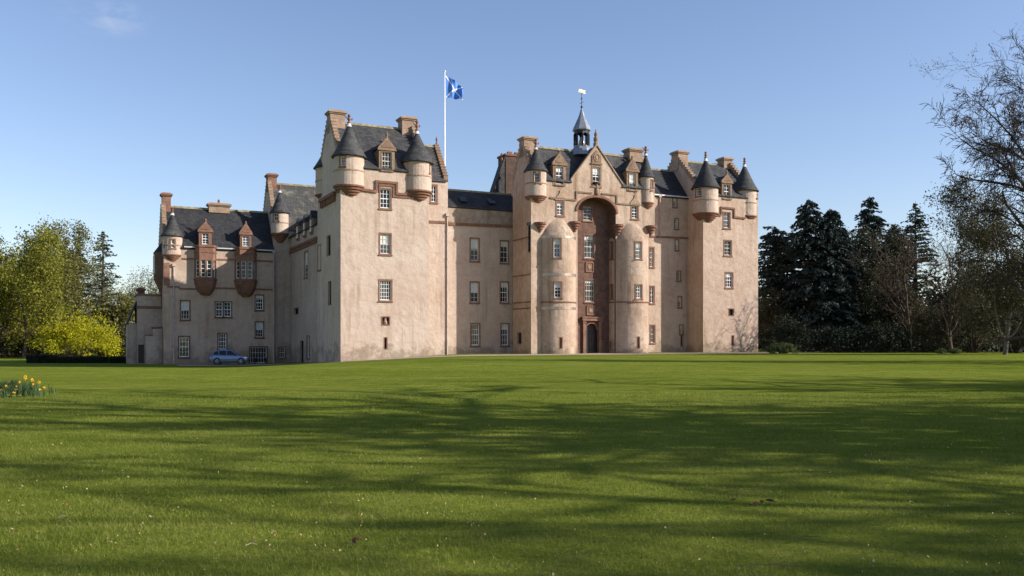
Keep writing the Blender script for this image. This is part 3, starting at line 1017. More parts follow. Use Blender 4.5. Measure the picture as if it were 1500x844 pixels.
for k in range(24):                                 # barrel vault
    t0, t1 = math.pi * k / 24, math.pi * (k + 1) / 24
    q = [(ac - ar * math.cos(t), zs + (za_ - zs) * math.sin(t)) for t in (t0, t1)]
    mb2.face([(q[0][0], EB, q[0][1]), (q[1][0], EB, q[1][1]), (q[1][0], Bk, q[1][1]), (q[0][0], Bk, q[0][1])], 0, True)
mb2.build("entrance_recess", 'rubble', castle, "dark red stone recess behind the tall arch")
for w, h in zip(rw, rh):
    window(mpK, *h, w[4], w[5], sur=.15, blind=w[6])
for px0, px1, py0, py1 in ((857.5, 869, 384, 399), (859, 871, 448, 462)):
    c0, c1, q0, q1 = rect_front(px0, px1, py0, py1, Bk)
    p = MB()
    for u0, u1, v0, v1 in ((c0, c0 + .12, q0, q1), (c1 - .12, c1, q0, q1), (c0 + .122, c1 - .122, q1 - .12, q1), (c0 + .122, c1 - .122, q0, q0 + .12)):
        p.mbox(mpK, u0, u1, v0, v1, -.12, .02)
    p.mbox(mpK, c0 + .122, c1 - .122, q0 + .122, q1 - .122, -.03, .02)
    pn = p.build("armorial_panel", 'red', castle)
    p = MB(); cm, zm_ = (c0 + c1) / 2, (q0 + q1) / 2
    p.prism([(cm - .2, zm_ + .25), (cm + .2, zm_ + .25), (cm + .2, zm_ - .1), (cm, zm_ - .35), (cm - .2, zm_ - .1)], mpK, -.1, -.028)
    for sg in (-1, 1):
        for j in range(5):
            p.mbox(mpK, cm + sg * (.27 + .03 * (j % 2)) - .05, cm + sg * (.27 + .03 * (j % 2)) + .05, zm_ - .35 + j * .16, zm_ - .24 + j * .16, -.09, -.028)
    p.build("carving", 'chim', pn)
# door, its surround
p = MB()
ptsd = [(dr0, ZB), (dr1, ZB), (dr1, drs)] + [(dcx + drr * math.cos(math.radians(t)), drs + drr * math.sin(math.radians(t))) for t in range(10, 180, 10)] + [(dr0, drs)]
p.prism([(dcx + (s_ - dcx) * 1.5, z_ + .25 * (z_ > 0)) for s_, z_ in ptsd], mpK, .45, .55)
for k in range(1, 6):
    s = dr0 + (dr1 - dr0) * k / 6
    p.mbox(mpK, s - .02, s + .02, drz0, drs + .2, .42, .452)
dd = p.build("door", 'wood', castle)
p = MB()
for z in (drz0 + .7, drs - .2):
    p.mbox(mpK, dr0 + .1, dr1 - .2, z, z + .1, .40, .425)
p.lathe(dr1 - .25, Bk + .4, [(.06, drz0 + 1.2), (.09, drz0 + 1.27), (.06, drz0 + 1.34)], 8)
p.build("hinge", 'iron', dd)
p = MB()
for s0, s1 in ((dr0 - .55, dr0 - .15), (dr1 + .15, dr1 + .55)):
    p.mbox(mpK, s0, s1, ZB, drz1 + .35, -.3, .02)
    p.mbox(mpK, s0 - .08, s1 + .08, drz1 + .05, drz1 + .22, -.36, .02)
p.mbox(mpK, dr0 - .7, dr1 + .7, drz1 + .352, drz1 + .75, -.38, .02)
p.mbox(mpK, dr0 - .8, dr1 + .8, drz1 + .752, drz1 + .9, -.48, .02)
for k in range(18):
    t0, t1 = math.pi * k / 18, math.pi * (k + 1) / 18
    q = []
    for r in (drr + .003, drr + .16):
        for t in (t0, t1):
            q.append((dcx - r * math.cos(t), drs + r * math.sin(t)))
    p.hexa([mpK(*q[0], -.1), mpK(*q[1], -.1), mpK(*q[1], .3), mpK(*q[0], .3), mpK(*q[2], -.1), mpK(*q[3], -.1), mpK(*q[3], .3), mpK(*q[2], .3)])
p.build("door_surround", 'red', castle)
# arch moulding
p = MB()
for k in range(28):
    t0, t1 = math.pi * k / 28, math.pi * (k + 1) / 28
    q = []
    for e in (-.004, .32):
        for t in (t0, t1):
            q.append((ac - (ar + e) * math.cos(t), zs + (za_ - zs + e) * math.sin(t)))
    p.hexa([mpE(*q[0], -.16), mpE(*q[1], -.16), mpE(*q[1], .25), mpE(*q[0], .25), mpE(*q[2], -.16), mpE(*q[3], -.16), mpE(*q[3], .25), mpE(*q[2], .25)])
p.build("arch_moulding", 'corbel', castle)
# cable string course stepping over the arch
string(mpE, [pt(806, 290, EB), pt(843, 293.5, EB)], .2, .14, 'brown')
string(mpE, [pt(844, 293.5, EB), pt(844, 281, EB), pt(866, 283, EB)], .2, .14, 'brown')
string(mpE, [pt(882, 284, EB), pt(903, 286, EB), pt(903, 298, EB), pt(936, 301, EB)], .2, .14, 'brown')
# round flanks
RR = 2.85
for side, px, wins, slits in (
        ('L', 812, [(811, 821, 350, 377, 2, 4, .3), (812, 822, 414, 436, 2, 4, .35)], [(820.5, 823.2, 495, 510)]),
        ('R', 919.5, [(889.8, 897.6, 355, 379, 2, 4, .3), (931, 939.5, 355, 379, 3, 4, 0), (889.8, 897.6, 418, 437, 2, 4, 0), (932, 940, 418, 437, 3, 4, 0)], [(934, 936.8, 494, 510), (890.5, 894.5, 501, 508)])):
    cb0 = 1.7
    ca = a_at(px, cb0)
    mp = round_map(ca, cb0, RR)
    hw = [rect_round(*w[:4], ca, cb0, RR) for w in wins]
    hs = [rect_round(*s, ca, cb0, RR) for s in slits]
    ztop = z_at(347 if side == 'L' else 351, ca, cb0 - RR)
    zcap = z_at(318 if side == 'L' else 323, ca, EB)
    mb = MB()
    P = RR * math.pi * .56
    wall_mesh(mb, mp, -P, P, ZB, ztop, hw + hs, sub=.35, smooth=True)
    mc = MB()
    prev = None
    for k in range(9):                              # half-domed cap dying into the wall
        u = k / 8
        r = RR * (1 - .55 * u ** 1.2)
        zz = ztop + (zcap - ztop) * u
        rowp = [(ca + r * math.sin(t), cb0 - (r - .25 * u) * math.cos(t), zz) for t in np.linspace(-math.pi * .56, math.pi * .56, 25)]
        if prev:
            for j in range(24):
                mc.face([prev[j], prev[j + 1], rowp[j + 1], rowp[j]], 0, True)
        prev = rowp
    mc.face(prev)
    fl_ = mb.build("round_flank", 'harl_tan', castle)
    mc.build("cap", 'harl_cap', fl_)
    for w, h in zip(wins, hw):
        window(mp, *h, w[4], w[5], blind=w[6])
    for s in hs:
        opening(mp, *s)
    zst = z_at(442.5, ca, cb0 - RR)
    ring(ca, cb0, RR, zst, .16, .1, 'corbel', -1.7, 1.7)
    if side == 'L':
        for py in (347, 402, 451.5):
            ring(ca, cb0, RR, z_at(py, ca, cb0 - RR), .34, .035, 'band', -1.75, 1.75, "metal_strap")
        for py in (349.5, 403.5, 443, 452):
            zz = z_at(py, E0, 3)
            m = MB(); m.mbox(lE, EB + .1, EB1 - .1, zz - .07, zz + .07, -.08, .02)
            m.build("string_course", 'corbel', castle)
        pipe(lE, EB + .35, zst + 6.5, z_at(330, E0, EB), .11, 'iron')
# stone corbels under the upper storey
for px, p0, p1 in ((791, 326, 340), (842, 325, 339), (905, 329, 345), (953, 331, 346)):
    a = a_at(px, EB)
    zt, zb_ = z_at(p0, a, EB), z_at(p1, a, EB)
    mb = MB()
    for k in range(4):
        r = .22 + .2 * k
        z0 = zb_ + (zt - zb_) * k / 4
        mb.lathe(a, EB, [(r * .9, z0), (r, z0 + .08), (r, z0 + (zt - zb_) / 4 - .01)], 14, smooth=False)
    mb.build("corbel", 'corbel', castle)
tback = lambda z: EB + (z - Ee) / (Er - Ee) * 2.75
dormer(EB, 814, 824.5, 244.5, 270, 225, Ee - .1, tback, mat='brown', nx=2, ny=4, half=.42, fin=.5, blind=.3)
dormer(EB, 921.5, 930.5, 254, 278, 233, Ee - .1, tback, mat='brown', nx=2, ny=4, half=.42, fin=.5, blind=.6)
turret(E0 + 1.05, EB + .7, 1.38, z_at(301, E0 + 1, EB), z_at(286, E0 + 1, EB - .7), z_at(249, E0 + 1, EB - .7), z_at(216, E0 + 1, EB + .7), z_at(203, E0 + 1, EB + .7), [(782.5, 791, 253, 268, 3, 3)])
turret(a_at(946, EB + .5), EB + .5, 1.05, z_at(310, E1, EB), z_at(297, E1, EB - .4), z_at(260, E1, EB - .4), z_at(226, E1, EB + .4), z_at(215, E1, EB + .4), [(954.2, 956.5, 264, 279, 1, 3)])

# cupola with its bell and vane
cua = a_at(852, 3.25)
cz = lambda py: z_at(py, cua, 3.25)
mb = MB()
mb.lathe(cua, 3.25, [(1.75, cz(229)), (1.35, cz(219)), (1.12, cz(216)), (1.15, cz(214.5))], 8, smooth=False)
cu = mb.build("cupola", 'lead', castle, "slate blue open cupola with pointed roof and gilded vane")
for k in range(8):
    t = 2 * math.pi * (k + .5) / 8
    m = MB(); x, y = cua + 1.0 * math.sin(t), 3.25 - 1.0 * math.cos(t)
    m.tube((x, y, cz(215)), (x, y, cz(197)), .13, .13, 6)
    m.build("post", 'iron', cu)
m = MB()
for k in range(8):                                   # arched heads between posts
    t0, t1 = 2 * math.pi * (k + .5) / 8, 2 * math.pi * (k + 1.5) / 8
    A = Vector((cua + 1.05 * math.sin(t0), 3.25 - 1.05 * math.cos(t0), 0)); B_ = Vector((cua + 1.05 * math.sin(t1), 3.25 - 1.05 * math.cos(t1), 0))
    for j in range(8):
        u0, u1 = j / 8, (j + 1) / 8
        f_ = lambda u: cz(201.5) + (cz(196) - cz(201.5)) * math.sin(math.pi * u) ** .7
        P, Q = A.lerp(B_, u0), A.lerp(B_, u1)
        m.face([(P.x, P.y, f_(u0)), (Q.x, Q.y, f_(u1)), (Q.x, Q.y, cz(192)), (P.x, P.y, cz(192))])
m.build("arcade", 'iron', cu)
m = MB(); m.lathe(cua, 3.25, [(1.08, cz(193)), (1.3, cz(191.5)), (1.32, cz(190)), (.86, cz(180)), (.42, cz(170)), (.06, cz(158))], 8, smooth=False); m.build("cupola_roof", 'lead', cu)
m = MB(); m.lathe(cua, 3.25, [(.05, cz(214)), (.48, cz(212)), (.42, cz(209)), (.28, cz(204)), (.22, cz(202)), (.05, cz(201))], 14); m.build("bell", 'band', cu)
m = MB()
m.tube((cua, 3.25, cz(160)), (cua, 3.25, cz(132)), .045, .03, 6)
m.lathe(cua, 3.25, [(.02, cz(159)), (.18, cz(157.5)), (.18, cz(156.5)), (.02, cz(155))], 8)
m.lathe(cua, 3.25, [(.02, cz(146)), (.13, cz(145)), (.13, cz(144.3)), (.02, cz(143.5))], 8)
m.tube((cua - .42, 3.25 - .3, cz(153)), (cua + .42, 3.25 + .3, cz(148)), .04, .04, 6)
m.build("vane_rod", 'iron', cu)
m = MB()
mv = front(3.25)
m.prism([(cua - .45, cz(132)), (cua - .3, cz(131)), (cua + .6, cz(132.5)), (cua + .45, cz(134.5)), (cua + .62, cz(137)), (cua - .3, cz(135.2)), (cua - .45, cz(136))], mv, -.03, .03)
m.build("weather_vane", 'gold', cu)

# ------------------------------------------------------------------ right range
T2b0, T2b1, T2br = 2.8, 16.4, 9.6
T20, T21 = a_at(1030, T2b0), a_at(1110.5, T2b0)
RgE, RgR = z_at(287, a_at(985, RB), RB), z_at(247, 50, 10.2)
wg = [(952, 957.5, 363, 391, 2, 4, 0), (952.5, 958, 420, 444, 2, 4, 0), (953, 959, 477, 502, 2, 4, 0),
      (986, 991, 290.5, 303, 2, 4, 0), (988.5, 993, 321, 335, 2, 4, 0), (989.5, 993.5, 352, 366, 2, 4, .5),
      (992, 996.5, 398, 411, 2, 4, 0), (993.5, 998, 435, 450, 2, 4, .4), (996, 1000, 477, 489, 2, 4, .4)]
hg = [rect_front(*w[:4], RB) for w in wg]
sg = [rect_front(997.5, 1000, 492, 507, RB)]
mb = MB()
wall_mesh(mb, front(RB), E1l - 1.2, T20 + .3, ZB, RgE, hg + sg)
mb.build("right_range_wall", 'harl_warm', castle)
for w, h in zip(wg, hg):
    window(front(RB), *h, w[4], w[5], sur=.16, blind=w[6])
opening(front(RB), *sg[0])
gable_roof(E1 - 1.6, T20 + 2, RB, 14.4, RgE, RgR, mat='slate_b', inset=0, br=10.2)
string(front(RB), [pt(953, 346.5, RB), pt(1008, 349, RB)], .26, .12, 'corbel')
gut = MB(); gut.mbox(front(RB), E1, T20, RgE - .16, RgE + .02, -.3, -.06); gut.build("gutter", 'leadwhite', castle)
pipe(front(RB), a_at(966, RB), z_at(346, 45, RB), RgE - .4, .09, 'pipe')

# ------------------------------------------------------------------ right square tower
T2e, T2r = z_at(286, a_at(1065, T2b0), T2b0), z_at(237, 58, T2br)
mp2 = front(T2b0)
w2 = [(1060, 1069, 312, 334, 2, 4, 0), (1061, 1071, 353, 374, 2, 4, 0), (1063, 1073, 400, 421, 3, 4, .3)]
h2 = [rect_front(*w[:4], T2b0) for w in w2]
n2 = rect_front(1068, 1074.5, 453, 462, T2b0)
s2 = rect_front(1072.2, 1074.8, 492, 505, T2b0)
mb = MB()
wall_mesh(mb, mp2, T20, T21, ZB, T2e, h2 + [n2, s2, rect_front(1060, 1069, 270.5, 290.5, T2b0)])
gab = lin([(T2b0, T2e), (T2br, T2r), (T2b1, T2e)])
wall_mesh(mb, leftface(T20), T2b0, T2b1, ZB, gab, breaks=(T2br,))
wall_mesh(mb, rightface(T21), T2b0, T2b1, ZB, gab, breaks=(T2br,))
mb.build("square_tower", 'harl_warm', castle, "square tower at the right end with branch shadows on its front")
for w, h in zip(w2, h2):
    window(mp2, *h, w[4], w[5], blind=w[6])
opening(mp2, *n2, name="carved_niche", sur=.14)
opening(mp2, *s2)
gable_roof(T20, T21, T2b0, T2b1, T2e, T2r, mat='slate', br=T2br)
crow(leftface(T20), [((T2b1, T2e), (T2br + .7, T2r)), ((T2b0, T2e), (T2br - .7, T2r))], mat='chim')
crow(rightface(T21), [((T2b1, T2e), (T2br + .7, T2r)), ((T2b0, T2e), (T2br - .7, T2r))], mat='chim')
chimney(T20 - .1, T20 + 1.7, T2br - .9, T2br + .9, T2r - 1.8, z_at(222, T20 + 1, T2br))
chimney(T21 - 1.6, T21, T2br - .8, T2br + .8, T2r - 1.2, z_at(231, T21 - 1, T2br))
string(mp2, [pt(1046, 314, T2b0), pt(1055, 315.5, T2b0)], .26, .18, 'corbel')
string(mp2, [pt(1056, 316, T2b0), pt(1056, 304, T2b0), pt(1075, 306, T2b0), pt(1075, 318, T2b0), pt(1090, 320, T2b0)], .26, .18, 'corbel')
dormer(T2b0, 1060, 1069, 270.5, 290.5, 256, T2e, lambda z: T2b0 + (z - T2e) / (T2r - T2e) * 6.8, mat='brown', nx=2, ny=4, half=.36, fin=.7)
turret(T20 + 1.0, T2b0 + .7, 1.82, z_at(328, T20 + 1, T2b0), z_at(311, T20 + 1, T2b0 - 1), z_at(274, T20 + 1, T2b0 - 1), z_at(232, T20 + 1, T2b0 + .7), z_at(222, T20 + 1, T2b0 + .7), [(1019.5, 1026, 275, 287, 2, 3)], roofmat='slate_b', stepped=False)
turret(T21 - 1.35, T2b0 + 1.5, 1.82, z_at(332, T21 - 1.3, T2b0), z_at(315, T21 - 1.3, T2b0 - .5), z_at(278, T21 - 1.3, T2b0 - .5), z_at(240, T21 - 1.3, T2b0 + 1), z_at(230, T21 - 1.3, T2b0 + 1), roofmat='slate', stepped=False)

# ------------------------------------------------------------------ side range running back from the square tower
ME = 16.8
Mb0, Mb1 = T1b1, 28.6
mpM = leftface(0)
wm = [rect_left(446, 451, 369, 406, 0), rect_left(431, 437, 452, 460, 0), rect_left(449.5, 453.5, 493, 524, 0), rect_left(466, 470, 360, 395, 0)]
dm = rect_left(440, 444.5, 500, 532, 0)
mb = MB()
wall_mesh(mb, mpM, Mb0, Mb1, ZB, ME, wm + [dm])
mb.build("side_range_wall", 'harl_grey', castle)
for w in wm[:1] + wm[2:]:
    window(mpM, *w, 2, 5, sur=.16)
opening(mpM, *wm[1], name="window")
opening(mpM, *dm, name="side_door")
r = MB()
slab(r, [(-.3, Mb0, ME - .2), (-.3, Mb1, ME - .2), (4.6, Mb1, ME + 4.4), (4.6, Mb0, ME + 4.4)], .14)
slab(r, [(4.6, Mb0, ME + 4.397), (4.6, Mb1, ME + 4.397), (9.2, Mb1, ME), (9.2, Mb0, ME)], .14)
r.build("roof", 'slate_b', castle)
cc = MB()
for k in range(int((Mb1 - Mb0) / .9)):
    b0 = Mb0 + .2 + k * .9
    cc.mbox(mpM, b0, b0 + .45, 14.2, 14.7, -.25, .02)
cc.mbox(mpM, Mb0, Mb1 - 1.3, 14.7, 15.0, -.34, .02)
cc.build("corbel_course", 'corbel', castle)
for k, bb in enumerate((14.5, 18.5, 22.8)):          # wall-head dormers
    d = MB()
    d.box(-.15, 2.0, bb - .8, bb + .8, ME - 1.2, ME + .9)
    do = d.build("dormer", 'brown', castle)
    d = MB()
    lf = leftface(-.18)
    d.prism([(bb - .95, ME + .902), (bb + .95, ME + .902), (bb, ME + 2.0)], lf, -.05, 2.6); d.build("dormer_roof", 'slate_b', do)
    window(lf, bb - .4, bb + .4, ME - .8, ME + .7, 2, 4, do, sur=.12, merged=True, depth=-.06)

# ------------------------------------------------------------------ rear block rising behind with its turret
NB, N0, N1 = 28.6, -2.4, 15.0
Ne, Nr, Nbr = 18.0, z_at(271, 2, 33.6), 33.6
mpN = front(NB)
nw = rect_front(408.5, 417.5, 509, 524, NB)
mb = MB()
wall_mesh(mb, mpN, N0, N1, ZB, Ne, [nw])
gab = lin([(NB, Ne), (Nbr, Nr), (38.6, Ne)])
wall_mesh(mb, leftface(N0), NB, 38.6, ZB, gab, breaks=(Nbr,))
wall_mesh(mb, rightface(N1), NB, 38.6, ZB, gab, breaks=(Nbr,))
mb.build("rear_block_wall", 'harl_grey', castle)
window(mpN, *nw, 3, 4, sur=.15)
gable_roof(N0, N1, NB, 38.6, Ne, Nr, mat='slate_l')
crow(leftface(N0), [((NB, Ne), (Nbr - .5, Nr)), ((38.6, Ne), (Nbr + .5, Nr))])
chimney(N0, N0 + 1.3, Nbr - .8, Nbr + .8, Nr - 1.4, z_at(255, N0 + .6, Nbr), 'red')
turret(N0 + .95, NB + .2, 1.24, z_at(356, N0 + 1, NB), z_at(342, N0 + 1, NB), z_at(311, N0 + 1, NB - 1), z_at(279, N0 + 1, NB), z_at(270, N0 + 1, NB), [(400.5, 407.5, 312, 323, 2, 2)], roofmat='slate')

# ------------------------------------------------------------------ low left wing with its oriels
WB, W0, W1, WB1 = 28.0, a_at(240, 28.0), N0, 38.0
We, Wr = z_at(364, -9, WB), z_at(307, -9, 33)
mpW = front(WB)
ww = [(265, 277.5, 441, 468, 3, 4, 0), (316, 326, 443, 464, 2, 4, 0), (328, 338.5, 443, 464, 2, 4, 0), (374.5, 385.5, 433, 454, 3, 4, .2), (374.5, 385.5, 472, 494, 3, 4, 0),
      (262.5, 277, 493.5, 523, 3, 4, 0), (320, 331.5, 489, 512, 3, 4, 0)]
hw = [rect_front(*w[:4], WB) for w in ww]
dw = rect_front(366.5, 390.5, 509, 532, WB)
mb = MB()
wall_mesh(mb, mpW, W0, W1, ZB, We, hw + [dw])
gab = lin([(WB, We), (33, Wr), (WB1, We)])
wall_mesh(mb, leftface(W0), WB, WB1, ZB, gab, breaks=(33,))
mb.build("left_wing_wall", 'harl_warm', castle, "lower left wing with red oriel windows, mostly in shade")
for w, h in zip(ww, hw):
    window(mpW, *h, w[4], w[5], sur=.15, blind=w[6], surmat='rubble')
window(mpW, *dw, 6, 3, sur=.18, name="garden_door", surmat='rubble', label="wide glazed door behind the car")
gable_roof(W0, W1 + .3, WB, WB1, We, Wr, mat='slate_b', inset=.3)
crow(leftface(W0), [((WB, We), (32.6, Wr)), ((WB1, We), (33.4, Wr))], mat='chim')
chimney(W0 + .1, W0 + 1.25, 32.3, 33.7, Wr - 1.5, z_at(283, W0 + .7, 33), 'red')
ca_ = a_at(321, 33)
chimney(ca_ - 1.5, ca_ + 1.4, 32.3, 33.7, Wr - .6, z_at(298, ca_, 33), pots=1)
string(mpW, [pt(246, 420, WB), pt(262, 420.5, WB)], .2, .1, 'corbel')
string(mpW, [pt(263, 420.5, WB), pt(263, 423, WB), pt(289, 423.5, WB)], .2, .1, 'corbel')
string(mpW, [pt(312, 422, WB), pt(348, 422.6, WB)], .2, .1, 'corbel')
string(mpW, [pt(372, 423.5, WB), pt(400, 424.5, WB)], .2, .1, 'corbel')
string(mpW, [pt(268, 379, WB), pt(284, 379.5, WB)], .18, .1, 'corbel')
string(mpW, [pt(317, 380, WB), pt(343, 380.5, WB)], .18, .1, 'corbel')
string(mpW, [pt(376, 382, WB), pt(400, 383, WB)], .18, .1, 'corbel')
gut = MB(); gut.mbox(mpW, W0 + 2.6, W1, We - .12, We + .04, -.26, -.04); gut.build("gutter", 'leadwhite', castle)
pipe(mpW, a_at(254.5, WB), -1.6, z_at(390, W0, WB), .09, 'pipe')
pipe(mpW, a_at(400.5, WB), -1.6, We - .4, .11, 'pipe')
turret(W0 + 1.15, WB + .8, 1.32, z_at(389, W0 + 1, WB), z_at(373, W0 + 1, WB), z_at(345, W0 + 1, WB - .5), z_at(312, W0 + 1, WB + .7), z_at(303, W0 + 1, WB + .7), [(250.5, 256, 351, 363, 2, 2)], stepped=False)
# red quoin strip under the turret
q = MB(); q.mbox(mpW, W0 - .02, W0 + .75, z_at(418, W0, WB), z_at(385, W0, WB), -.05, .03); q.build("quoin", 'red', castle)
def oriel(px0, px1, pyt, pyb, pytip, pyw0, pyw1, mp=mpW, B=WB, px_mid=None):
    a0, a1 = a_at(px0, B), a_at(px1, B)
    am, hw_ = (a0 + a1) / 2, (a1 - a0) / 2
    zt, zb_, ztip = z_at(pyt, am, B), z_at(pyb, am, B), z_at(pytip, am, B)
    zw0, zw1 = z_at(pyw1, am, B - 1), z_at(pyw0, am, B - 1)
    pl = [(-1, 0), (-.62, -1.15), (.62, -1.15), (1, 0)]
    P = [(am + u * hw_, B + d) for u, d in pl]
    mb = MB()
    wins = []
    for i in range(3):
        A, Bq = Vector((*P[i], 0)), Vector((*P[i + 1], 0))
        L = (Bq - A).length
        t = (Bq - A) / L
        nin = Vector((-t.y, t.x, 0))
        fm = (lambda A, t, nin: lambda s, z, d: tuple(A + t * s + nin * d + Vector((0, 0, z))))(A, t, nin)
        h = [(.22, L - .22, zw0, zw1)] if i != 1 else [(.2, L / 2 - .1, zw0, zw1), (L / 2 + .1, L - .2, zw0, zw1)]
        wall_mesh(mb, fm, 0, L, zb_, zt, h, reveal=.2)
        wins += [(fm, x) for x in h]
    mb.face([(x, y, zt) for x, y in P])
    o = mb.build("oriel", 'red', castle)
    for fm, h in wins:
        window(fm, *h, 1, 4, o, sur=0, merged=True)
    for z, k, hgt in ((zt, 1.1, .3), (zt - .9, 1.05, .18), (zb_ + .05, 1.08, .25)):
        m = MB()
        pp = [(am + u * hw_ * k, B + d * k) for u, d in pl]
        m.hexa([(x, y, z - hgt) for x, y in pp] + [(x, y, z) for x, y in pp])
        m.build("moulding", 'corbel', o)
    m = MB()
    n = 6
    for k in range(n):
        f0 = .95 * math.sqrt(max(0, 1 - (k / n) ** 2)) + .07
        f1 = .95 * math.sqrt(max(0, 1 - ((k + .7) / n) ** 2)) + .07
        z1, z0 = zb_ + (ztip - zb_) * k / n - .001, zb_ + (ztip - zb_) * (k + 1) / n
        pa = [(am + u * hw_ * f1, B + d * f1) for u, d in pl]
        pb = [(am + u * hw_ * f0, B + d * f0) for u, d in pl]
        m.hexa([(x, y, z0) for x, y in pa] + [(x, y, z1) for x, y in pb])
    m.build("corbelling", 'corbel', o)
    return o
oriel(284.5, 317, 360, 409, 433, 381, 406)
oriel(343.5, 376, 363, 411, 435, 383, 408)
wback = lambda z: WB + (z - We) / (Wr - We) * 5
dormer(WB, 296, 306, 342, 358, 326, We - .2, wback, mat='red', roofmat='slate_b', nx=2, ny=4, half=.42, fin=.6)
dormer(WB, 355, 365, 346, 361, 328, We - .2, wback, mat='red', roofmat='slate_b', nx=2, ny=4, half=.3, fin=.4)
# oriel on the end gable
lw = leftface(W0)
m = MB()
z0, z1 = z_at(411, W0, 33), z_at(372, W0, 33)
bm_ = 31.5
for b0, b1, d in ((bm_ - 2.2, bm_ + 2.2, 0),):
    m.hexa([(W0 + .01, b0, z0), (W0 - 1.0, b0 + .7, z0), (W0 - 1.0, b1 - .7, z0), (W0 + .01, b1, z0), (W0 + .01, b0, z1), (W0 - 1.0, b0 + .7, z1), (W0 - 1.0, b1 - .7, z1), (W0 + .01, b1, z1)])
oo = m.build("oriel", 'rubble', castle)
m = MB()
m.hexa([(W0 + .01, bm_ - .4, z0 - 2.2), (W0 - .1, bm_ - .3, z0 - 2.2), (W0 - .1, bm_ + .3, z0 - 2.2), (W0 + .01, bm_ + .4, z0 - 2.2), (W0 + .01, bm_ - 2.1, z0 - .002), (W0 - .95, bm_ - 1.4, z0 - .002), (W0 - .95, bm_ + 1.4, z0 - .002), (W0 + .01, bm_ + 2.1, z0 - .002)])
m.build("corbelling", 'corbel', oo)
m = MB()
m.hexa([(W0 + .01, bm_ - 2.3, z1 + .002), (W0 - 1.1, bm_ - 1.5, z1 + .002), (W0 - 1.1, bm_ + 1.5, z1 + .002), (W0 + .01, bm_ + 2.3, z1 + .002), (W0 + .01, bm_ - 1.0, z1 + 1.4), (W0 - .1, bm_ - .6, z1 + 1.4), (W0 - .1, bm_ + .6, z1 + 1.4), (W0 + .01, bm_ + 1.0, z1 + 1.4)])
m.build("oriel_roof", 'slate_b', oo)
window(leftface(W0 - 1.02), bm_ - 1.2, bm_ - .15, z0 + .8, z1 - .4, 2, 4, oo, sur=0, merged=True, depth=-.06)
window(leftface(W0 - 1.02), bm_ + .15, bm_ + 1.2, z0 + .8, z1 - .4, 2, 4, oo, sur=0, merged=True, depth=-.06)

# low annexe beyond the end gable
AB = 31.5
A0, A1 = a_at(201, AB), W0 + .1
Az = z_at(452, A0, AB)
mb = MB()
ad = rect_front(202.5, 211, 505, 532, AB)
wall_mesh(mb, front(AB), A0, A1, ZB, Az, [ad])
wall_mesh(mb, leftface(A0), AB, AB + 7, ZB, Az)
an = mb.build("annexe_wall", 'harl_grey', castle)
m = MB(); m.mbox(front(AB), ad[0] - .02, ad[1] + .02, ad[2], ad[3] + .02, .2, .26); m.build("annexe_door", 'wood', castle)
m = MB()
m.box(A0 - .1, A1, AB - .1, AB + 7, Az + .003, Az + .35)
m.build("string_course", 'corbel', castle)
m = MB()
pz = z_at(433, A0, AB)
m.box(A0, A1 - .2, AB + .05, AB + 6.8, Az + .353, pz)
pa_ = m.build("parapet", 'harl_grey', castle)
m = MB(); m.box(A0 - .12, A1 - .1, AB - .07, AB + 6.9, pz + .003, pz + .25); m.build("coping", 'corbel', pa_)
chimney(A0 + .1, A0 + .9, AB + .3, AB + 1.2, pz - .2, z_at(421, A0, AB), 'rubble')
L0 = a_at(187, AB + 1)
m = MB()
wall_mesh(m, front(AB + 1), L0, A0 - .003, ZB, z_at(474, L0, AB + 1))
wall_mesh(m, leftface(L0), AB + 1, AB + 7, ZB, z_at(474, L0, AB + 1))
lt = m.build("lean_to", 'harl_grey', castle)
m = MB()
slab(m, [(L0 - .15, AB + .8, z_at(475, L0, AB)), (A0 - .005, AB + .8, z_at(440, A0, AB)), (A0 - .005, AB + 7, z_at(440, A0, AB)), (L0 - .15, AB + 7, z_at(475, L0, AB))], .15)
m.build("lean_to_roof", 'slate_b', lt)
m = MB()
by0, by1 = a_at(214, AB - 2), a_at(238, AB - 2)
bz = [z_at(492, by0, AB - 2), z_at(481, by1, AB - 2)]
m.prism([(by0, ZB), (by1, ZB), (by1, bz[1]), (by0 + .9, bz[1] - .1), (by0 + .9, bz[0]), (by0, bz[0])], front(AB - 2), 0, 2)
yw = m.build("yard_wall", 'harl_grey', castle)
m = MB(); m.mbox(front(AB - 2), by0 - .05, by0 + .88, bz[0] + .002, bz[0] + .18, -.08, 2.0); m.mbox(front(AB - 2), by0 + .82, by1, bz[1] + .002, bz[1] + .2, -.08, 2.0); m.build("coping", 'corbel', yw)

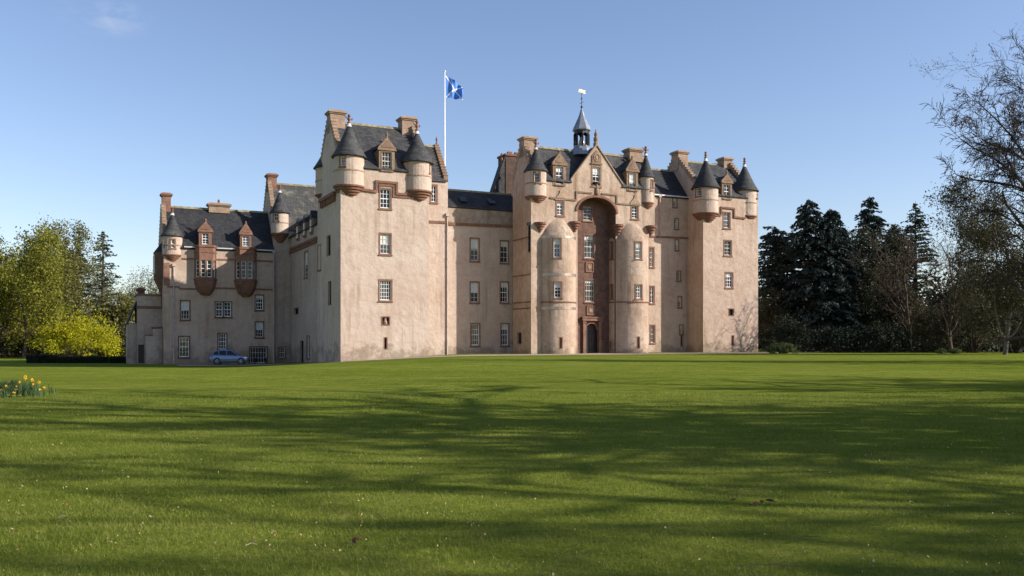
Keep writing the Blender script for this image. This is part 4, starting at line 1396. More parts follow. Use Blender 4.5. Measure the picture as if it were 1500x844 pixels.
# ------------------------------------------------------------------ flagpole and flag
fa, fb = a_at(651.5, 8.2), 8.2
fx, fy = to_world(fa, fb)
fz0, fz1 = Sr - 2.2, z_at(106, fa, fb)
fp = thing("flagpole", "tall white flagpole rising behind the crow-stepped gable", "flagpole", (fx, fy, fz0))
m = MB(); m.tube((0, 0, 0), (0, 0, fz1 - fz0), .11, .065, 12); m.build("pole", 'white', fp)
m = MB(); m.lathe(0, 0, [(.03, fz1 - fz0), (.16, fz1 - fz0 + .06), (.17, fz1 - fz0 + .14), (.05, fz1 - fz0 + .24)], 12); m.build("truck_cap", 'white', fp)
M['flag_blue'] = mat_simple("blue_bunting", (.07, .21, .62), .75, 0, .12)
M['flag_white'] = mat_simple("white_bunting", (.78, .78, .78), .75, 0, .04)
nu, nv = 60, 40
Hh, Ww = 3.0, 2.35
fv = []
for j in range(nv + 1):
    v = j / nv
    for i in range(nu + 1):
        u = i / nu
        tx, tz = Ww * u ** .9, -.1 - 1.5 * u ** 1.25
        bx, bz_ = .08 + Ww * .97 * u, -Hh - .2 * u ** .9
        x = tx * (1 - v) + bx * v + .05 * math.sin(u * 9 + v * 3) * u
        z = tz * (1 - v) + bz_ * v
        y = .34 * math.sin(u * 10.5 + v * 2.2) * u ** .7 + .12 * math.sin(u * 21 - v * 4) * u
        fv.append((x + .1, y - .05, z))
ff, fm_ = [], []
for j in range(nv):
    for i in range(nu):
        p = j * (nu + 1) + i
        ff.append((p, p + 1, p + nu + 2, p + nu + 1))
        u, v = (i + .5) / nu, (j + .5) / nv
        fm_.append(1 if min(abs(u - v), abs(u + v - 1)) < .036 else 0)
flag = np_obj("flag", fv, ff, ['flag_blue', 'flag_white'], smooth=True, midx=fm_)
flag.location = (fx, fy, fz1 - .35)
flag.rotation_euler = (0, 0, math.radians(14))
tag(flag, "blue flag with white diagonal cross drooping from the pole", "flag")

# ------------------------------------------------------------------ parked car
def car():
    body_m = mat_simple("silver_blue_paint", (.15, .20, .30), .25, .55, .03)
    tyre_m = mat_simple("tyre_rubber", (.018, .018, .019), .85)
    rim_m = mat_simple("alloy_rim", (.6, .6, .62), .3, .8)
    trim_m = mat_simple("black_trim", (.02, .02, .022), .5)
    red_m = mat_simple("red_lamp", (.35, .02, .015), .2)
    lamp_m = mat_simple("clear_lamp", (.6, .62, .65), .1, .3)
    a = a_at(336.5, WB - 6.0)
    x, y = to_world(a, WB - 6.0)
    t = thing("parked_car", "silver blue estate car parked facing right before the shaded wing", "car", (x, y, float(ground_z(np.float64(x), np.float64(y))) + .03), PHI + math.radians(-14))
    t.scale = (1.1, 1.1, 1.24)
    # lower body: stations along x with profile of width
    st = [(-2.30, .62, .86, .66), (-2.24, .42, .98, .78), (-2.05, .30, 1.05, .88), (-1.5, .28, 1.06, .92), (-.6, .27, 1.04, .93), (.4, .27, 1.02, .93),
          (1.0, .28, 1.00, .92), (1.6, .28, .96, .90), (2.05, .30, .88, .84), (2.24, .36, .76, .74), (2.30, .46, .64, .62)]
    m = MB()
    rows = []
    for xx, zl_, zh, hwid in st:
        zm = (zl_ + zh) / 2
        r = [(xx, -hwid * .93, zl_), (xx, -hwid, zl_ + .12), (xx, -hwid * 1.01, zm), (xx, -hwid * .97, zh - .07), (xx, -hwid * .86, zh)]
        rows.append(r + [(p[0], -p[1], p[2]) for p in reversed(r)])
    for r0, r1 in zip(rows[:-1], rows[1:]):
        for k in range(10):
            m.face([r0[k], r1[k], r1[(k + 1) % 10], r0[(k + 1) % 10]], 0, True)
    m.face(rows[0]); m.face(rows[-1])
    # roof shell and pillars
    rf = [(-2.12, 1.02, .80), (-1.78, 1.46, .66), (-1.2, 1.60, .62), (-.3, 1.63, .62), (.3, 1.58, .62), (1.22, 1.0, .80)]
    for (x0, z0, w0), (x1, z1, w1) in zip(rf[:-1], rf[1:]):
        m.face([(x0, -w0, z0), (x1, -w1, z1), (x1, w1, z1), (x0, w0, z0)], 0, True)
    for s in (-1, 1):
        poly = [(x_, s * w_, z_) for x_, z_, w_ in rf]
        m.face(poly)
    bd = m.build("body", body_m, t)
    for s in (-1, 1):
        for pts_ in ([(-1.92, 1.09), (-1.66, 1.42), (-1.3, 1.5), (-1.22, 1.08)], [(-1.14, 1.08), (-1.2, 1.51), (-.38, 1.54), (-.3, 1.06)], [(-.22, 1.06), (-.3, 1.54), (.24, 1.50), (.95, 1.06)]):
            g = MB()
            wd = lambda z: .80 - (z - 1.02) * .18 / .58 + .018
            q = [(px_, s * wd(z_), z_) for px_, z_ in pts_]
            q2 = [(px_, s * (wd(z_) - .04), z_) for px_, z_ in pts_]
            i = len(g.v); n = len(q)
            g.face(q); g.face(q2)
            for k in range(n): g.face([q[k], q[(k + 1) % n], q2[(k + 1) % n], q2[k]])
            g.build("side_window", 'glass', t)
        mi = MB(); mi.lathe(.78, s * .98, [(.03, 1.04), (.12, 1.07), (.13, 1.14), (.06, 1.2)], 8); mi.build("mirror", trim_m, t)
        for hx in (-.95, .05):
            h = MB(); h.box(hx, hx + .2, s * .93 - .015, s * .93 + .015, .86, .9); h.build("door_handle", body_m, t)
        sk = MB(); sk.box(-1.0, 1.0, s * .90 - .03, s * .90 + .03, .22, .36); sk.build("sill_trim", trim_m, t)
        rl = MB(); rl.box(-1.5, .2, s * .58 - .02, s * .58 + .02, 1.62, 1.66); rl.build("roof_rail", trim_m, t)
        for wx in (-1.38, 1.40):
            w = MB()
            ar_ = MB()
            def disc(mb, r, y0, y1, r2=None, n=24):
                mb.tube((wx, y0, .36), (wx, y1, .36), r, r2 or r, n)
            wa = MB(); disc(wa, .43, s * .90, s * .935); wheel = wa.build("wheel_arch", trim_m, t)
            w = MB(); disc(w, .36, s * .72, s * .955); wo = w.build("wheel", tyre_m, t)
            rm = MB(); disc(rm, .09, s * .95, s * .975, n=10)
            for k in range(5):
                an_ = 2 * math.pi * k / 5 + .3
                ca2, sa2 = math.cos(an_), math.sin(an_)
                rm.tube((wx + .05 * ca2, s * .965, .36 + .05 * sa2), (wx + .25 * ca2, s * .965, .36 + .25 * sa2), .05, .06, 6)
            for k in range(20):
                a0_, a1_ = 2 * math.pi * k / 20, 2 * math.pi * (k + 1) / 20
                rm.tube((wx + .25 * math.cos(a0_), s * .962, .36 + .25 * math.sin(a0_)), (wx + .25 * math.cos(a1_), s * .962, .36 + .25 * math.sin(a1_)), .025, .025, 5)
            rm.build("rim", rim_m, wo)
        hl = MB(); hl.hexa([(2.06, s * .52, .68), (2.28, s * .52, .68), (2.16, s * .80, .70), (1.86, s * .90, .72), (2.04, s * .52, .84), (2.22, s * .52, .80), (2.10, s * .80, .84), (1.84, s * .90, .88)]); hl.build("headlight", lamp_m, t)
        tl = MB(); tl.hexa([(-2.32, s * .50, .80), (-2.2, s * .50, .80), (-1.95, s * .91, .80), (-2.12, s * .89, .80), (-2.28, s * .50, .98), (-2.16, s * .50, .98), (-1.93, s * .90, 1.0), (-2.1, s * .87, 1.0)]); tl.build("tail_light", red_m, t)
    g = MB(); g.face([(.34, -.58, 1.575), (1.16, -.75, 1.06), (1.16, .75, 1.06), (.34, .58, 1.575)]); 
    for v_ in range(len(g.v)): g.v[v_] = (g.v[v_][0] + .02, g.v[v_][1], g.v[v_][2] + .012)
    g.build("windscreen", 'glass', t)
    g = MB(); g.face([(-2.10, -.72, 1.08), (-1.80, -.60, 1.44), (-1.80, .60, 1.44), (-2.10, .72, 1.08)])
    for v_ in range(len(g.v)): g.v[v_] = (g.v[v_][0] - .02, g.v[v_][1], g.v[v_][2] + .01)
    g.build("rear_window", 'glass', t)
    g = MB(); g.box(2.22, 2.32, -.42, .42, .46, .66); g.build("grille", trim_m, t)
    g = MB(); g.box(2.18, 2.31, -.70, .70, .26, .40); g.box(-2.32, -2.18, -.72, .72, .30, .46); g.build("bumper", trim_m, t)
    return t
car()

# two short posts by the garden door
for px, lb in ((373.5, "short dark post at the near side of the glazed door, beside the car bonnet"), (389.5, "short dark post at the far right of the glazed door")):
    a = a_at(px, WB - 1.5); x, y = to_world(a, WB - 1.5)
    m = MB(); m.lathe(0, 0, [(.16, -.1), (.16, .06), (.1, .1), (.09, .62), (.13, .66), (.13, .72), (.03, .82)], 12)
    o = m.build("bollard", 'iron'); o.location = (x, y, float(ground_z(np.float64(x), np.float64(y))))
    tag(o, lb, "post", "posts by the garden door")

# ------------------------------------------------------------------ vegetation
def mat_leaf(name, c1, c2, trans=.35):
    m, nt, p = new_mat(name)
    geo = N(nt, "ShaderNodeNewGeometry")
    c = mix(nt, geo.outputs["Random Per Island"], c1, c2)
    nt.links.new(c, p.inputs["Base Color"])
    p.inputs["Roughness"].default_value = .7
    p.inputs["Specular IOR Level"].default_value = .25
    if trans:
        tr = N(nt, "ShaderNodeBsdfTranslucent")
        nt.links.new(c, tr.inputs[0])
        ms = N(nt, "ShaderNodeMixShader")
        ms.inputs[0].default_value = trans
        nt.links.new(p.outputs[0], ms.inputs[1])
        nt.links.new(tr.outputs[0], ms.inputs[2])
        nt.links.new(ms.outputs[0], nt.nodes["Material Output"].inputs[0])
    return m

M['bark'] = mat_simple("grey_brown_bark", (.085, .066, .048), .95, 0, .35, 3, .1, .5)
M['bark_pale'] = mat_simple("pale_bark", (.16, .14, .115), .95, 0, .35, 3, .1, .5)
M['twig'] = mat_simple("brown_twigs", (.062, .046, .034), .95, 0, .3, 2, .1)
M['spruce'] = mat_leaf("blue_green_needles", (.016, .028, .024), (.046, .066, .055), .12)
M['spruce_g'] = mat_leaf("green_needles", (.020, .034, .018), (.048, .066, .034), .12)
M['yew'] = mat_leaf("brown_green_foliage", (.042, .042, .017), (.105, .092, .042), .2)
M['yew_dark'] = mat_leaf("dark_yew_foliage", (.022, .029, .015), (.062, .064, .028), .15)
M['olive'] = mat_leaf("olive_spring_leaves", (.10, .103, .026), (.21, .20, .055), .4)
M['spring'] = mat_leaf("fresh_spring_leaves", (.14, .15, .018), (.30, .285, .04), .45)
M['yellow'] = mat_leaf("bright_yellow_leaves", (.24, .245, .008), (.52, .48, .018), .4)
M['pale'] = mat_leaf("pale_budding_leaves", (.085, .095, .040), (.16, .165, .075), .35)
M['hedge'] = mat_leaf("clipped_hedge_leaves", (.010, .016, .008), (.028, .036, .018), .1)
M['shrub'] = mat_leaf("light_shrub_leaves", (.06, .085, .03), (.13, .16, .055), .3)

def seg_mesh(segs, sides):
    P0 = np.array([s[0] for s in segs]); R0 = np.array([s[1] for s in segs]); P1 = np.array([s[2] for s in segs]); R1 = np.array([s[3] for s in segs])
    D = P1 - P0
    D /= np.linalg.norm(D, axis=1, keepdims=True) + 1e-9
    ref = np.where(np.abs(D[:, 2:3]) > .9, np.array([[1., 0, 0]]), np.array([[0, 0, 1.]]))
    U = np.cross(D, ref); U /= np.linalg.norm(U, axis=1, keepdims=True) + 1e-9
    W = np.cross(D, U)
    th = np.arange(sides) * 2 * np.pi / sides
    ring_ = U[:, None, :] * np.cos(th)[None, :, None] + W[:, None, :] * np.sin(th)[None, :, None]
    V = np.concatenate([P0[:, None, :] + ring_ * R0[:, None, None], P1[:, None, :] + ring_ * R1[:, None, None]], 1)
    n = len(segs)
    base = (np.arange(n) * 2 * sides)[:, None]
    k = np.arange(sides); k2 = (k + 1) % sides
    Fc = np.stack([base + k, base + k2, base + sides + k2, base + sides + k], -1).reshape(-1, 4)
    return V.reshape(-1, 3), Fc

def cards(rng, P, size, asp=.55, up=0.0, axis_dir=None):
    n = len(P)
    d = rng.normal(size=(n, 3)) if axis_dir is None else axis_dir + rng.normal(size=(n, 3)) * .35
    d[:, 2] += up
    d /= np.linalg.norm(d, axis=1, keepdims=True) + 1e-9
    e = rng.normal(size=(n, 3))
    e -= d * (e * d).sum(1, keepdims=True)
    e /= np.linalg.norm(e, axis=1, keepdims=True) + 1e-9
    s = (size * rng.uniform(.6, 1.3, n))[:, None]
    V = np.stack([P - d * s * .5, P + e * s * asp * .5 + d * s * .05, P + d * s * .5, P - e * s * asp * .5 + d * s * .05], 1).reshape(-1, 3)
    Fc = np.arange(4 * n).reshape(n, 4)
    return V, Fc

def grow(rng, H, r0, trunk, levels=3, nlimb=6, kids=(0, 6, 6, 5), ang=(38, 45, 48, 50), ratio=(.62, .55, .5, .5), wob=.16, trop=.06, lean=(0, 0), droop=0.0, rk=(.5, .72)):
    segs = [[] for _ in range(levels + 1)]
    tips = []
    def unit(v): return v / (np.linalg.norm(v) + 1e-9)
    def branch(p, d, L, r, lev):
        n = (7, 6, 5, 4, 3)[min(lev, 4)]
        for i in range(n):
            t = trop if lev < 2 else trop - droop
            d = unit(d + rng.normal(size=3) * wob * (.75 if lev == 0 else 1) + np.array([0, 0, t]))
            q = p + d * (L / n)
            ra, rb = r * (1 - .62 * i / n), r * (1 - .62 * (i + 1) / n)
            segs[lev].append((p, ra, q, rb))
            if lev < levels and (lev > 0 or i >= int(n * trunk)):
                cnt = (nlimb / (n - int(n * trunk))) if lev == 0 else kids[lev] / n
                c = int(cnt) + (rng.random() < cnt - int(cnt))
                for _ in range(c):
                    an = math.radians(ang[lev] * rng.uniform(.65, 1.3))
                    u = unit(np.cross(d, rng.normal(size=3)))
                    cd = unit(d * math.cos(an) + u * math.sin(an))
                    branch(q, cd, L * ratio[lev] * rng.uniform(.65, 1.2) * (1 - .35 * i / n * (lev > 0)), rb * rng.uniform(*rk), lev + 1)
            p = q
        if lev >= levels - 1:
            tips.append((p, d))
            if lev == levels: tips.append((p - d * L * .5, d))
    branch(np.zeros(3) - np.array([0, 0, .3]), unit(np.array([lean[0], lean[1], 1.0])), H, r0, 0)
    return segs, tips

TREES = []
def broadleaf(name, label, x, y, H, r0=.35, seed=1, leaf=None, lsize=.3, lper=3, lspread=.35, bark='bark', cat="tree", group=None, twigr=None, crown_name="crown", rot=0, scale_xy=1.0, zoff=0, minr=.016, zmin=.4, **kw):
    rng = np.random.default_rng(seed)
    hz = float(ground_z(np.float64(x), np.float64(y))) + zoff
    t = thing(name, label, cat, (x, y, hz), rot, group)
    segs, tips = grow(rng, H, r0, **kw)
    zmax = max(s[2][2] for l in segs for s in l)
    k = H / zmax
    big = [s for l in segs[:2] for s in l]
    V, Fc = seg_mesh(big, 8)
    np_obj("trunk", V * [k * scale_xy, k * scale_xy, k], Fc, bark, t, smooth=True)
    small = [(p, max(a, minr), q, max(b, minr * .8)) for l in segs[2:] for (p, a, q, b) in l if min(p[2], q[2]) * k > zmin]
    tips = [t_ for t_ in tips if t_[0][2] * k > zmin]
    V, Fc = seg_mesh(small, 3)
    midx = np.zeros(len(Fc), int)
    V = V * [k * scale_xy, k * scale_xy, k]
    if leaf:
        P = np.repeat(np.array([p for p, d in tips]), lper, 0) * [k * scale_xy, k * scale_xy, k]
        P = P + rng.normal(size=P.shape) * lspread
        LV, LF = cards(rng, P, lsize)
        Fc = np.concatenate([Fc, LF + len(V)]); V = np.concatenate([V, LV]); midx = np.concatenate([midx, np.ones(len(LF), int)])
    np_obj(crown_name, V, Fc, ['twig', leaf] if leaf else ['twig'], t, midx=midx)
    return t

def conifer(name, label, x, y, H, w, seed, mat='spruce', base=.05, dens=1.0, droop=.25, tops=None, power=.8, card=.55, ragged=.35, cat="conifer", group=None, gap=.0):
    rng = np.random.default_rng(seed)
    hz = float(ground_z(np.float64(x), np.float64(y)))
    t = thing(name, label, cat, (x, y, hz), 0, group)
    leaders = tops or [(0, 0, 1.0)]
    segs, P, D = [], [], []
    for lx, ly, lh in leaders:
        h = H * lh
        segs.append((np.array([lx * .2, ly * .2, -.3]), .028 * H, np.array([lx, ly, h * .5]), .014 * H))
        segs.append((np.array([lx, ly, h * .5]), .014 * H, np.array([lx, ly, h]), .02))
        z = h * base
        while z < h * .985:
            fr = 1 - z / h
            nb = 7 if fr > .1 else 4
            for _ in range(nb):
                if rng.random() < gap: continue
                L = w * (fr ** power) * rng.uniform(1 - ragged, 1 + ragged * .45) + .25
                az = rng.uniform(0, 2 * np.pi)
                dr = droop * rng.uniform(.5, 1.3)
                ctr = np.array([lx * min(1, .2 + z / h * 1.6), ly * min(1, .2 + z / h * 1.6), z])
                n = max(5, int(L / .085 * dens))
                tt = rng.uniform(.12, 1, n)
                dirv = np.array([np.cos(az), np.sin(az), 0])
                pts_ = ctr + dirv * (L * tt)[:, None]
                pts_[:, 2] += .12 * L * np.sin(tt * 2.2) - dr * L * tt ** 1.7 * .8
                side = np.array([-np.sin(az), np.cos(az), 0])
                pts_ = pts_ + side * (rng.normal(size=n) * .22 * L * (1.15 - tt) * .6)[:, None]
                pts_[:, 2] += rng.normal(size=n) * .1
                P.append(pts_)
                dd = np.tile(dirv * .9 + np.array([0, 0, -.25 - dr]), (n, 1)) + side * rng.normal(size=(n, 1)) * .6
                D.append(dd)
                e = ctr + dirv * L * .9; e[2] += -.6 * dr * L + .1 * L
                segs.append((ctr, .012 * L + .02, e, .01))
            z += max(.22, h * .021 * (.55 + fr)) * rng.uniform(.8, 1.25)
    P = np.concatenate(P); D = np.concatenate(D)
    V, Fc = seg_mesh(segs, 5)
    np_obj("trunk", V, Fc, 'bark', t, smooth=True)
    LV, LF = cards(rng, P, card, .42, 0, D)
    np_obj("crown", LV, LF, mat, t)
    return t

def blob(name, label, x, y, rx, ry, rz, seed, mat, n_cl=120, per=40, card=.22, cat="bush", group=None, stems=10, zc=None, clr=.45, kind=None, shell=.55):
    rng = np.random.default_rng(seed)
    hz = float(ground_z(np.float64(x), np.float64(y)))
    t = thing(name, label, cat, (x, y, hz), 0, group)
    d = rng.normal(size=(n_cl, 3)); d /= np.linalg.norm(d, axis=1, keepdims=True)
    d[:, 2] = np.abs(d[:, 2]) * 1.0 - .6 * rng.random(n_cl)
    r = rng.uniform(shell, 1.05, n_cl)[:, None]
    zc = rz * .35 if zc is None else zc
    cen = d * r * np.array([rx, ry, rz - zc]) + np.array([0, 0, zc])
    cen[:, 2] = np.maximum(cen[:, 2], .12)
    P = np.repeat(cen, per, 0) + rng.normal(size=(n_cl * per, 3)) * clr * np.array([1, 1, .7])
    P[:, 2] = np.maximum(P[:, 2], .03)
    segs = []
    for c in cen[rng.permutation(n_cl)[:stems * 3]]:
        b = np.array([c[0] * .12, c[1] * .12, -.2])
        mid = b * .45 + c * .55 + rng.normal(size=3) * .15
        segs += [(b, .07, mid, .04), (mid, .04, c, .015)]
    V, Fc = seg_mesh(segs, 5)
    np_obj("stems", V, Fc, 'bark', t)
    LV, LF = cards(rng, P, card, .6)
    np_obj("foliage", LV, LF, mat, t)
    return t

def wx(px, y): return (px - HX) / F * y

# left side
LK = dict(levels=4, ratio=(.58, .56, .5, .5))
broadleaf("spring_tree", "leaning tree with dark trunk and fresh yellow-green leaves before the yellow bush", wx(34, 160), 160, 23.5, .5, 11, 'spring', .50, 4, .6, nlimb=10, trunk=.26, kids=(0, 7, 6, 4), lean=(.13, 0), trop=.05, ang=(58, 48, 45, 45), **LK)
broadleaf("olive_tree", "broad olive-green tree at the left edge of the photo", wx(4, 176), 176, 27.5, .55, 12, 'olive', .48, 4, .6, nlimb=10, trunk=.2, trop=.06, kids=(0, 7, 6, 4), ang=(50, 45, 45, 45), **LK)
broadleaf("olive_tree", "tall rounded olive tree behind the leaning spring tree", wx(58, 186), 186, 28, .55, 13, 'olive', .46, 4, .6, nlimb=10, trunk=.25, trop=.06, kids=(0, 7, 6, 4), ang=(44, 45, 45, 45), **LK)
broadleaf("olive_tree", "bare-topped brownish tree between the tall olive tree and the dark conifer", wx(86, 190), 190, 25, .45, 16, 'pale', .34, 1, .6, nlimb=10, trunk=.25, trop=.06, kids=(0, 7, 6, 4), ang=(42, 45, 45, 45), **LK)
broadleaf("spring_tree", "low spreading yellow-green tree filling the left edge below the olive crown", wx(-2, 166), 166, 18, .4, 29, 'spring', .50, 4, .6, nlimb=10, trunk=.15, trop=.03, kids=(0, 7, 6, 4), ang=(60, 48, 45, 45), **LK)
conifer("dark_conifer", "narrow dark conifer half hidden behind the left leafy trees", wx(103, 196), 196, 26.5, 5.2, 21, 'spruce_g', .1, .6, .2, power=.7, tops=[(-1.0, 0, .98), (1.6, .5, 1.0)], gap=.1, card=.7)
conifer("layered_conifer", "open layered conifer with tiered branches left of the castle", wx(151, 192), 192, 27, 7.6, 22, 'spruce_g', .12, .32, .05, power=.75, gap=.3, ragged=.5, card=.7)
for i, (px, y, H, sd, lf, lb) in enumerate(((128, 200, 19, 31, 'olive', "rounded brown-green tree under the layered conifer"), (182, 204, 20, 32, 'pale', "pale budding tree behind the yellow bush, right of the layered conifer"),
                                 (214, 208, 20, 33, 'pale', "thin pale budding tree close to the annexe of the castle"), (60, 200, 20, 34, 'olive', "dense olive tree in the gap behind the yellow bush"), (158, 188, 14, 37, 'olive', "small olive tree directly above the yellow bush"))):
    broadleaf("budding_tree", lb, wx(px, y), y, H, .36, sd, lf, .36, 2, .6, nlimb=10, trunk=.15, kids=(0, 7, 6, 4), ang=(48, 48, 45, 45), trop=.05, **LK)
blob("yellow_bush", "large rounded bright yellow-green bush beside the castle drive", wx(112, 162), 162, 7.8, 5.5, 9.0, 41, 'yellow', 240, 60, .32, clr=.62, shell=.45)
for i, (px, y, r, h, lb, m_) in enumerate(((20, 170, 5.5, 7.5, "dark undergrowth bush behind the leaning trunk", 'yew'), (70, 171, 5.5, 5.5, "dark green bush behind the left half of the yellow bush", 'yew'), (188, 171, 4.3, 7, "brownish bush between the yellow bush and the annexe", 'yew'), (-20, 174, 6, 8.5, "dark undergrowth bush at the left edge of the view", 'yew'))):
    blob("undergrowth_bush", lb, wx(px, y), y, r, 3.5, h, 50 + i, m_, 110, 45, .38, group="bushes under the left trees")
# young staked tree in front of the yellow bush
broadleaf("young_tree", "thin bare young tree in front of the yellow bush", wx(138, 130), 130, 6.6, .06, 61, None, nlimb=9, trunk=.3, levels=2, kids=(0, 5, 3, 3), ang=(30, 35, 35, 35), trop=.1, bark='bark_pale')
# clipped hedges
hl = ["leftmost wide clipped dark hedge block by the leaning trunk", "second clipped hedge block from the leaning trunk", "third clipped hedge block, below the yellow bush's left side", "fourth clipped hedge block from the leaning trunk",
      "middle clipped hedge block below the yellow bush", "clipped hedge block just left of the thin young tree", "clipped hedge block just right of the thin young tree", "clipped hedge block below the yellow bush's right edge", "clipped hedge block nearest to the castle annexe"]
rng = np.random.default_rng(77)
for i, (p0, p1) in enumerate(((39, 55), (57.5, 69), (71.5, 85), (88, 102), (107, 119.5), (123, 136), (139, 153), (160, 172), (177, 186))):
    y = 128.5
    x0, x1 = wx(p0, y), wx(p1, y)
    hh = .85 if i > 1 else 1.1
    n = 2600
    P = rng.random((n, 3))
    ax_ = rng.integers(0, 3, n)
    for k in range(3):
        m_ = ax_ == k
        P[m_, k] = np.round(P[m_, k]) if k < 2 else 1.0
    P = P * [x1 - x0, 1.2, hh] + rng.normal(size=(n, 3)) * .05
    P[:, 2] = np.abs(P[:, 2])
    LV, LF = cards(rng, P - [(x1 - x0) / 2, 0, 0], .2, .6)
    xm = (x0 + x1) / 2
    o = np_obj("clipped_hedge", LV, LF, 'hedge')
    o.location = (xm, y, float(ground_z(np.float64(xm), np.float64(y))) - .05)
    m = MB(); w2_ = (x1 - x0) / 2 - .08
    core = MB(); core.box(-w2_, w2_, .08, 1.12, 0, hh - .08); co_ = core.build("inner_mass", 'hedge', o)
    tag(o, hl[i], "hedge", "clipped hedge blocks along the drive")

# right side conifers
conifer("dark_conifer", "dark conifer with gappy crown right beside the right tower", wx(1139, 150), 150, 21.2, 5.1, 71, 'spruce', .2, 1.0, .15, tops=[(-.8, 0, 1.0), (1.8, .5, .95)], power=.38, gap=.12, ragged=.45, card=.62)
conifer("tall_spruce", "broad twin-topped dark blue-green spruce, largest of the right conifers", wx(1200, 146), 146, 25.2, 6.1, 72, 'spruce', .0, 1.25, .35, tops=[(-1.8, 0, 1.0), (1.6, -.4, .93), (3.6, .6, .80)], power=.48, ragged=.26, card=.66)
conifer("dark_spruce", "pointed dark spruce rising between the twin-topped spruce and the brown yew", wx(1273, 154), 154, 26.7, 6.8, 73, 'spruce', .05, 1.1, .2, power=.6, card=.62, ragged=.4)
conifer("spire_conifer", "green spire-shaped conifer behind bare branches", wx(1341, 152), 152, 25.6, 5.8, 74, 'spruce_g', .05, .9, .1, power=.62, card=.5, ragged=.45, tops=[(0, 0, 1.0), (-3.0, 1, .86)], gap=.1)
conifer("dark_conifer", "dark conifer whose top shows between the pointed spruce and the spire conifer", wx(1306, 160), 160, 22.4, 5.2, 83, 'spruce', .05, 1.0, .2, power=.6, card=.62, ragged=.35)
conifer("dark_conifer", "slim dark conifer in the gap right of the twin-topped spruce", wx(1246, 160), 160, 19.6, 4.6, 84, 'spruce', .05, 1.0, .2, power=.6, card=.62, ragged=.35)
RK = dict(levels=4, ratio=(.58, .56, .5, .5))
broadleaf("yew_tree", "broad brown-green yew standing before the pointed spruce", wx(1290, 146), 146, 20.3, .5, 75, 'yew_dark', .34, 5, .5, nlimb=14, trunk=.05, kids=(0, 8, 7, 4), ang=(44, 48, 45, 45), trop=.08, **RK)
broadleaf("bare_tree", "bare pale-limbed tree with forked trunk right of the spire conifer", wx(1394, 122), 122, 20.5, .6, 76, 'yew', .12, 1, .2, minr=.03, nlimb=11, trunk=.1, kids=(0, 6, 5, 4), ang=(42, 42, 45, 45, 45), trop=.06, rk=(.55, .8), **RK)
broadleaf("bare_tree", "bare leafless tree in front of the brown-green yew and the spire conifer", wx(1336, 127.5), 127.5, 18.8, .4, 78, None, minr=.04, nlimb=13, trunk=.12, kids=(0, 6, 5, 4), ang=(46, 44, 45, 45), trop=.05, bark='bark', lean=(-.1, 0), rk=(.6, .85), **RK)
broadleaf("beech_tree", "dense brown-green beech with drooping branches at the right edge", wx(1472, 109), 109, 22.5, .45, 79, 'yew', .28, 4, .5, nlimb=13, trunk=.1, kids=(0, 8, 7, 5), ang=(60, 50, 45, 45), trop=.02, droop=.05, bark='bark_pale', **RK)
broadleaf("beech_tree", "shadowy beech behind the bare pale-limbed tree", wx(1430, 136), 136, 19, .4, 80, 'yew', .3, 3, .5, nlimb=13, trunk=.08, kids=(0, 8, 7, 4), ang=(52, 50, 45, 45), trop=.04, **RK)
broadleaf("great_bare_tree", "great bare tree with fine twigs leaning in from the right edge", wx(1556, 68), 68, 27.2, .62, 301, None, .07, 1, .15, scale_xy=.8, minr=.03, zmin=3.2, nlimb=22, trunk=.1, levels=4, kids=(0, 8, 8, 8, 3), ang=(38, 44, 42, 42, 42), trop=.02, droop=.04, ratio=(.46, .55, .55, .5, .5), rot=4.71)
for i, (px, y, r, h, m_, lb) in enumerate(((1129, 146, 3.8, 10.8, 'yew', "tall brown bush against the right tower's corner"), (1160, 127, 2.8, 5.5, 'hedge', "dark bush at the foot of the twin-topped spruce, left side"), (1225, 128, 4, 4.2, 'hedge', "dark bush at the foot of the twin-topped spruce, right side"), (1290, 127, 4.5, 4.5, 'hedge', "dark bush under the brown yew"),
                                 (1352, 130, 4.5, 8.5, 'yew', "brown bush under the spire conifer"), (1424, 128, 4.8, 11, 'yew', "tall brown bush between the bare tree and the pale trunk"), (1485, 124, 4.5, 11, 'yew', "brown bush at the right edge under the beech"), (1390, 140, 4.5, 14, 'yew_dark', "tall dark thicket directly behind the bare tree"), (1320, 146, 4.5, 13, 'yew_dark', "tall dark thicket behind the gap between the spire conifer and the yew"), (1545, 122, 5, 8, 'yew', "brown bush just past the right edge of the view"))):
    blob("undergrowth_bush", lb, wx(px, y), y, r, 2.6, h, 90 + i, m_, 110, 45, .3, group="bushes under the right trees")
blob("light_shrub", "small light green shrub on the lawn edge right of the right tower", wx(1146, 118), 118, 1.9, 1.3, 1.7, 101, 'shrub', 50, 50, .22, clr=.22)
for i, px in enumerate((1378, 1402)):
    blob("leafy_tuft", ("pale leafy tuft left of the bare tree's trunk", "pale leafy tuft right of the bare tree's trunk")[i], wx(px, 117), 117, .7, .5, .7, 110 + i, 'shrub', 14, 40, .2, clr=.14, stems=3, group="tufts by the bare tree", cat="tuft")

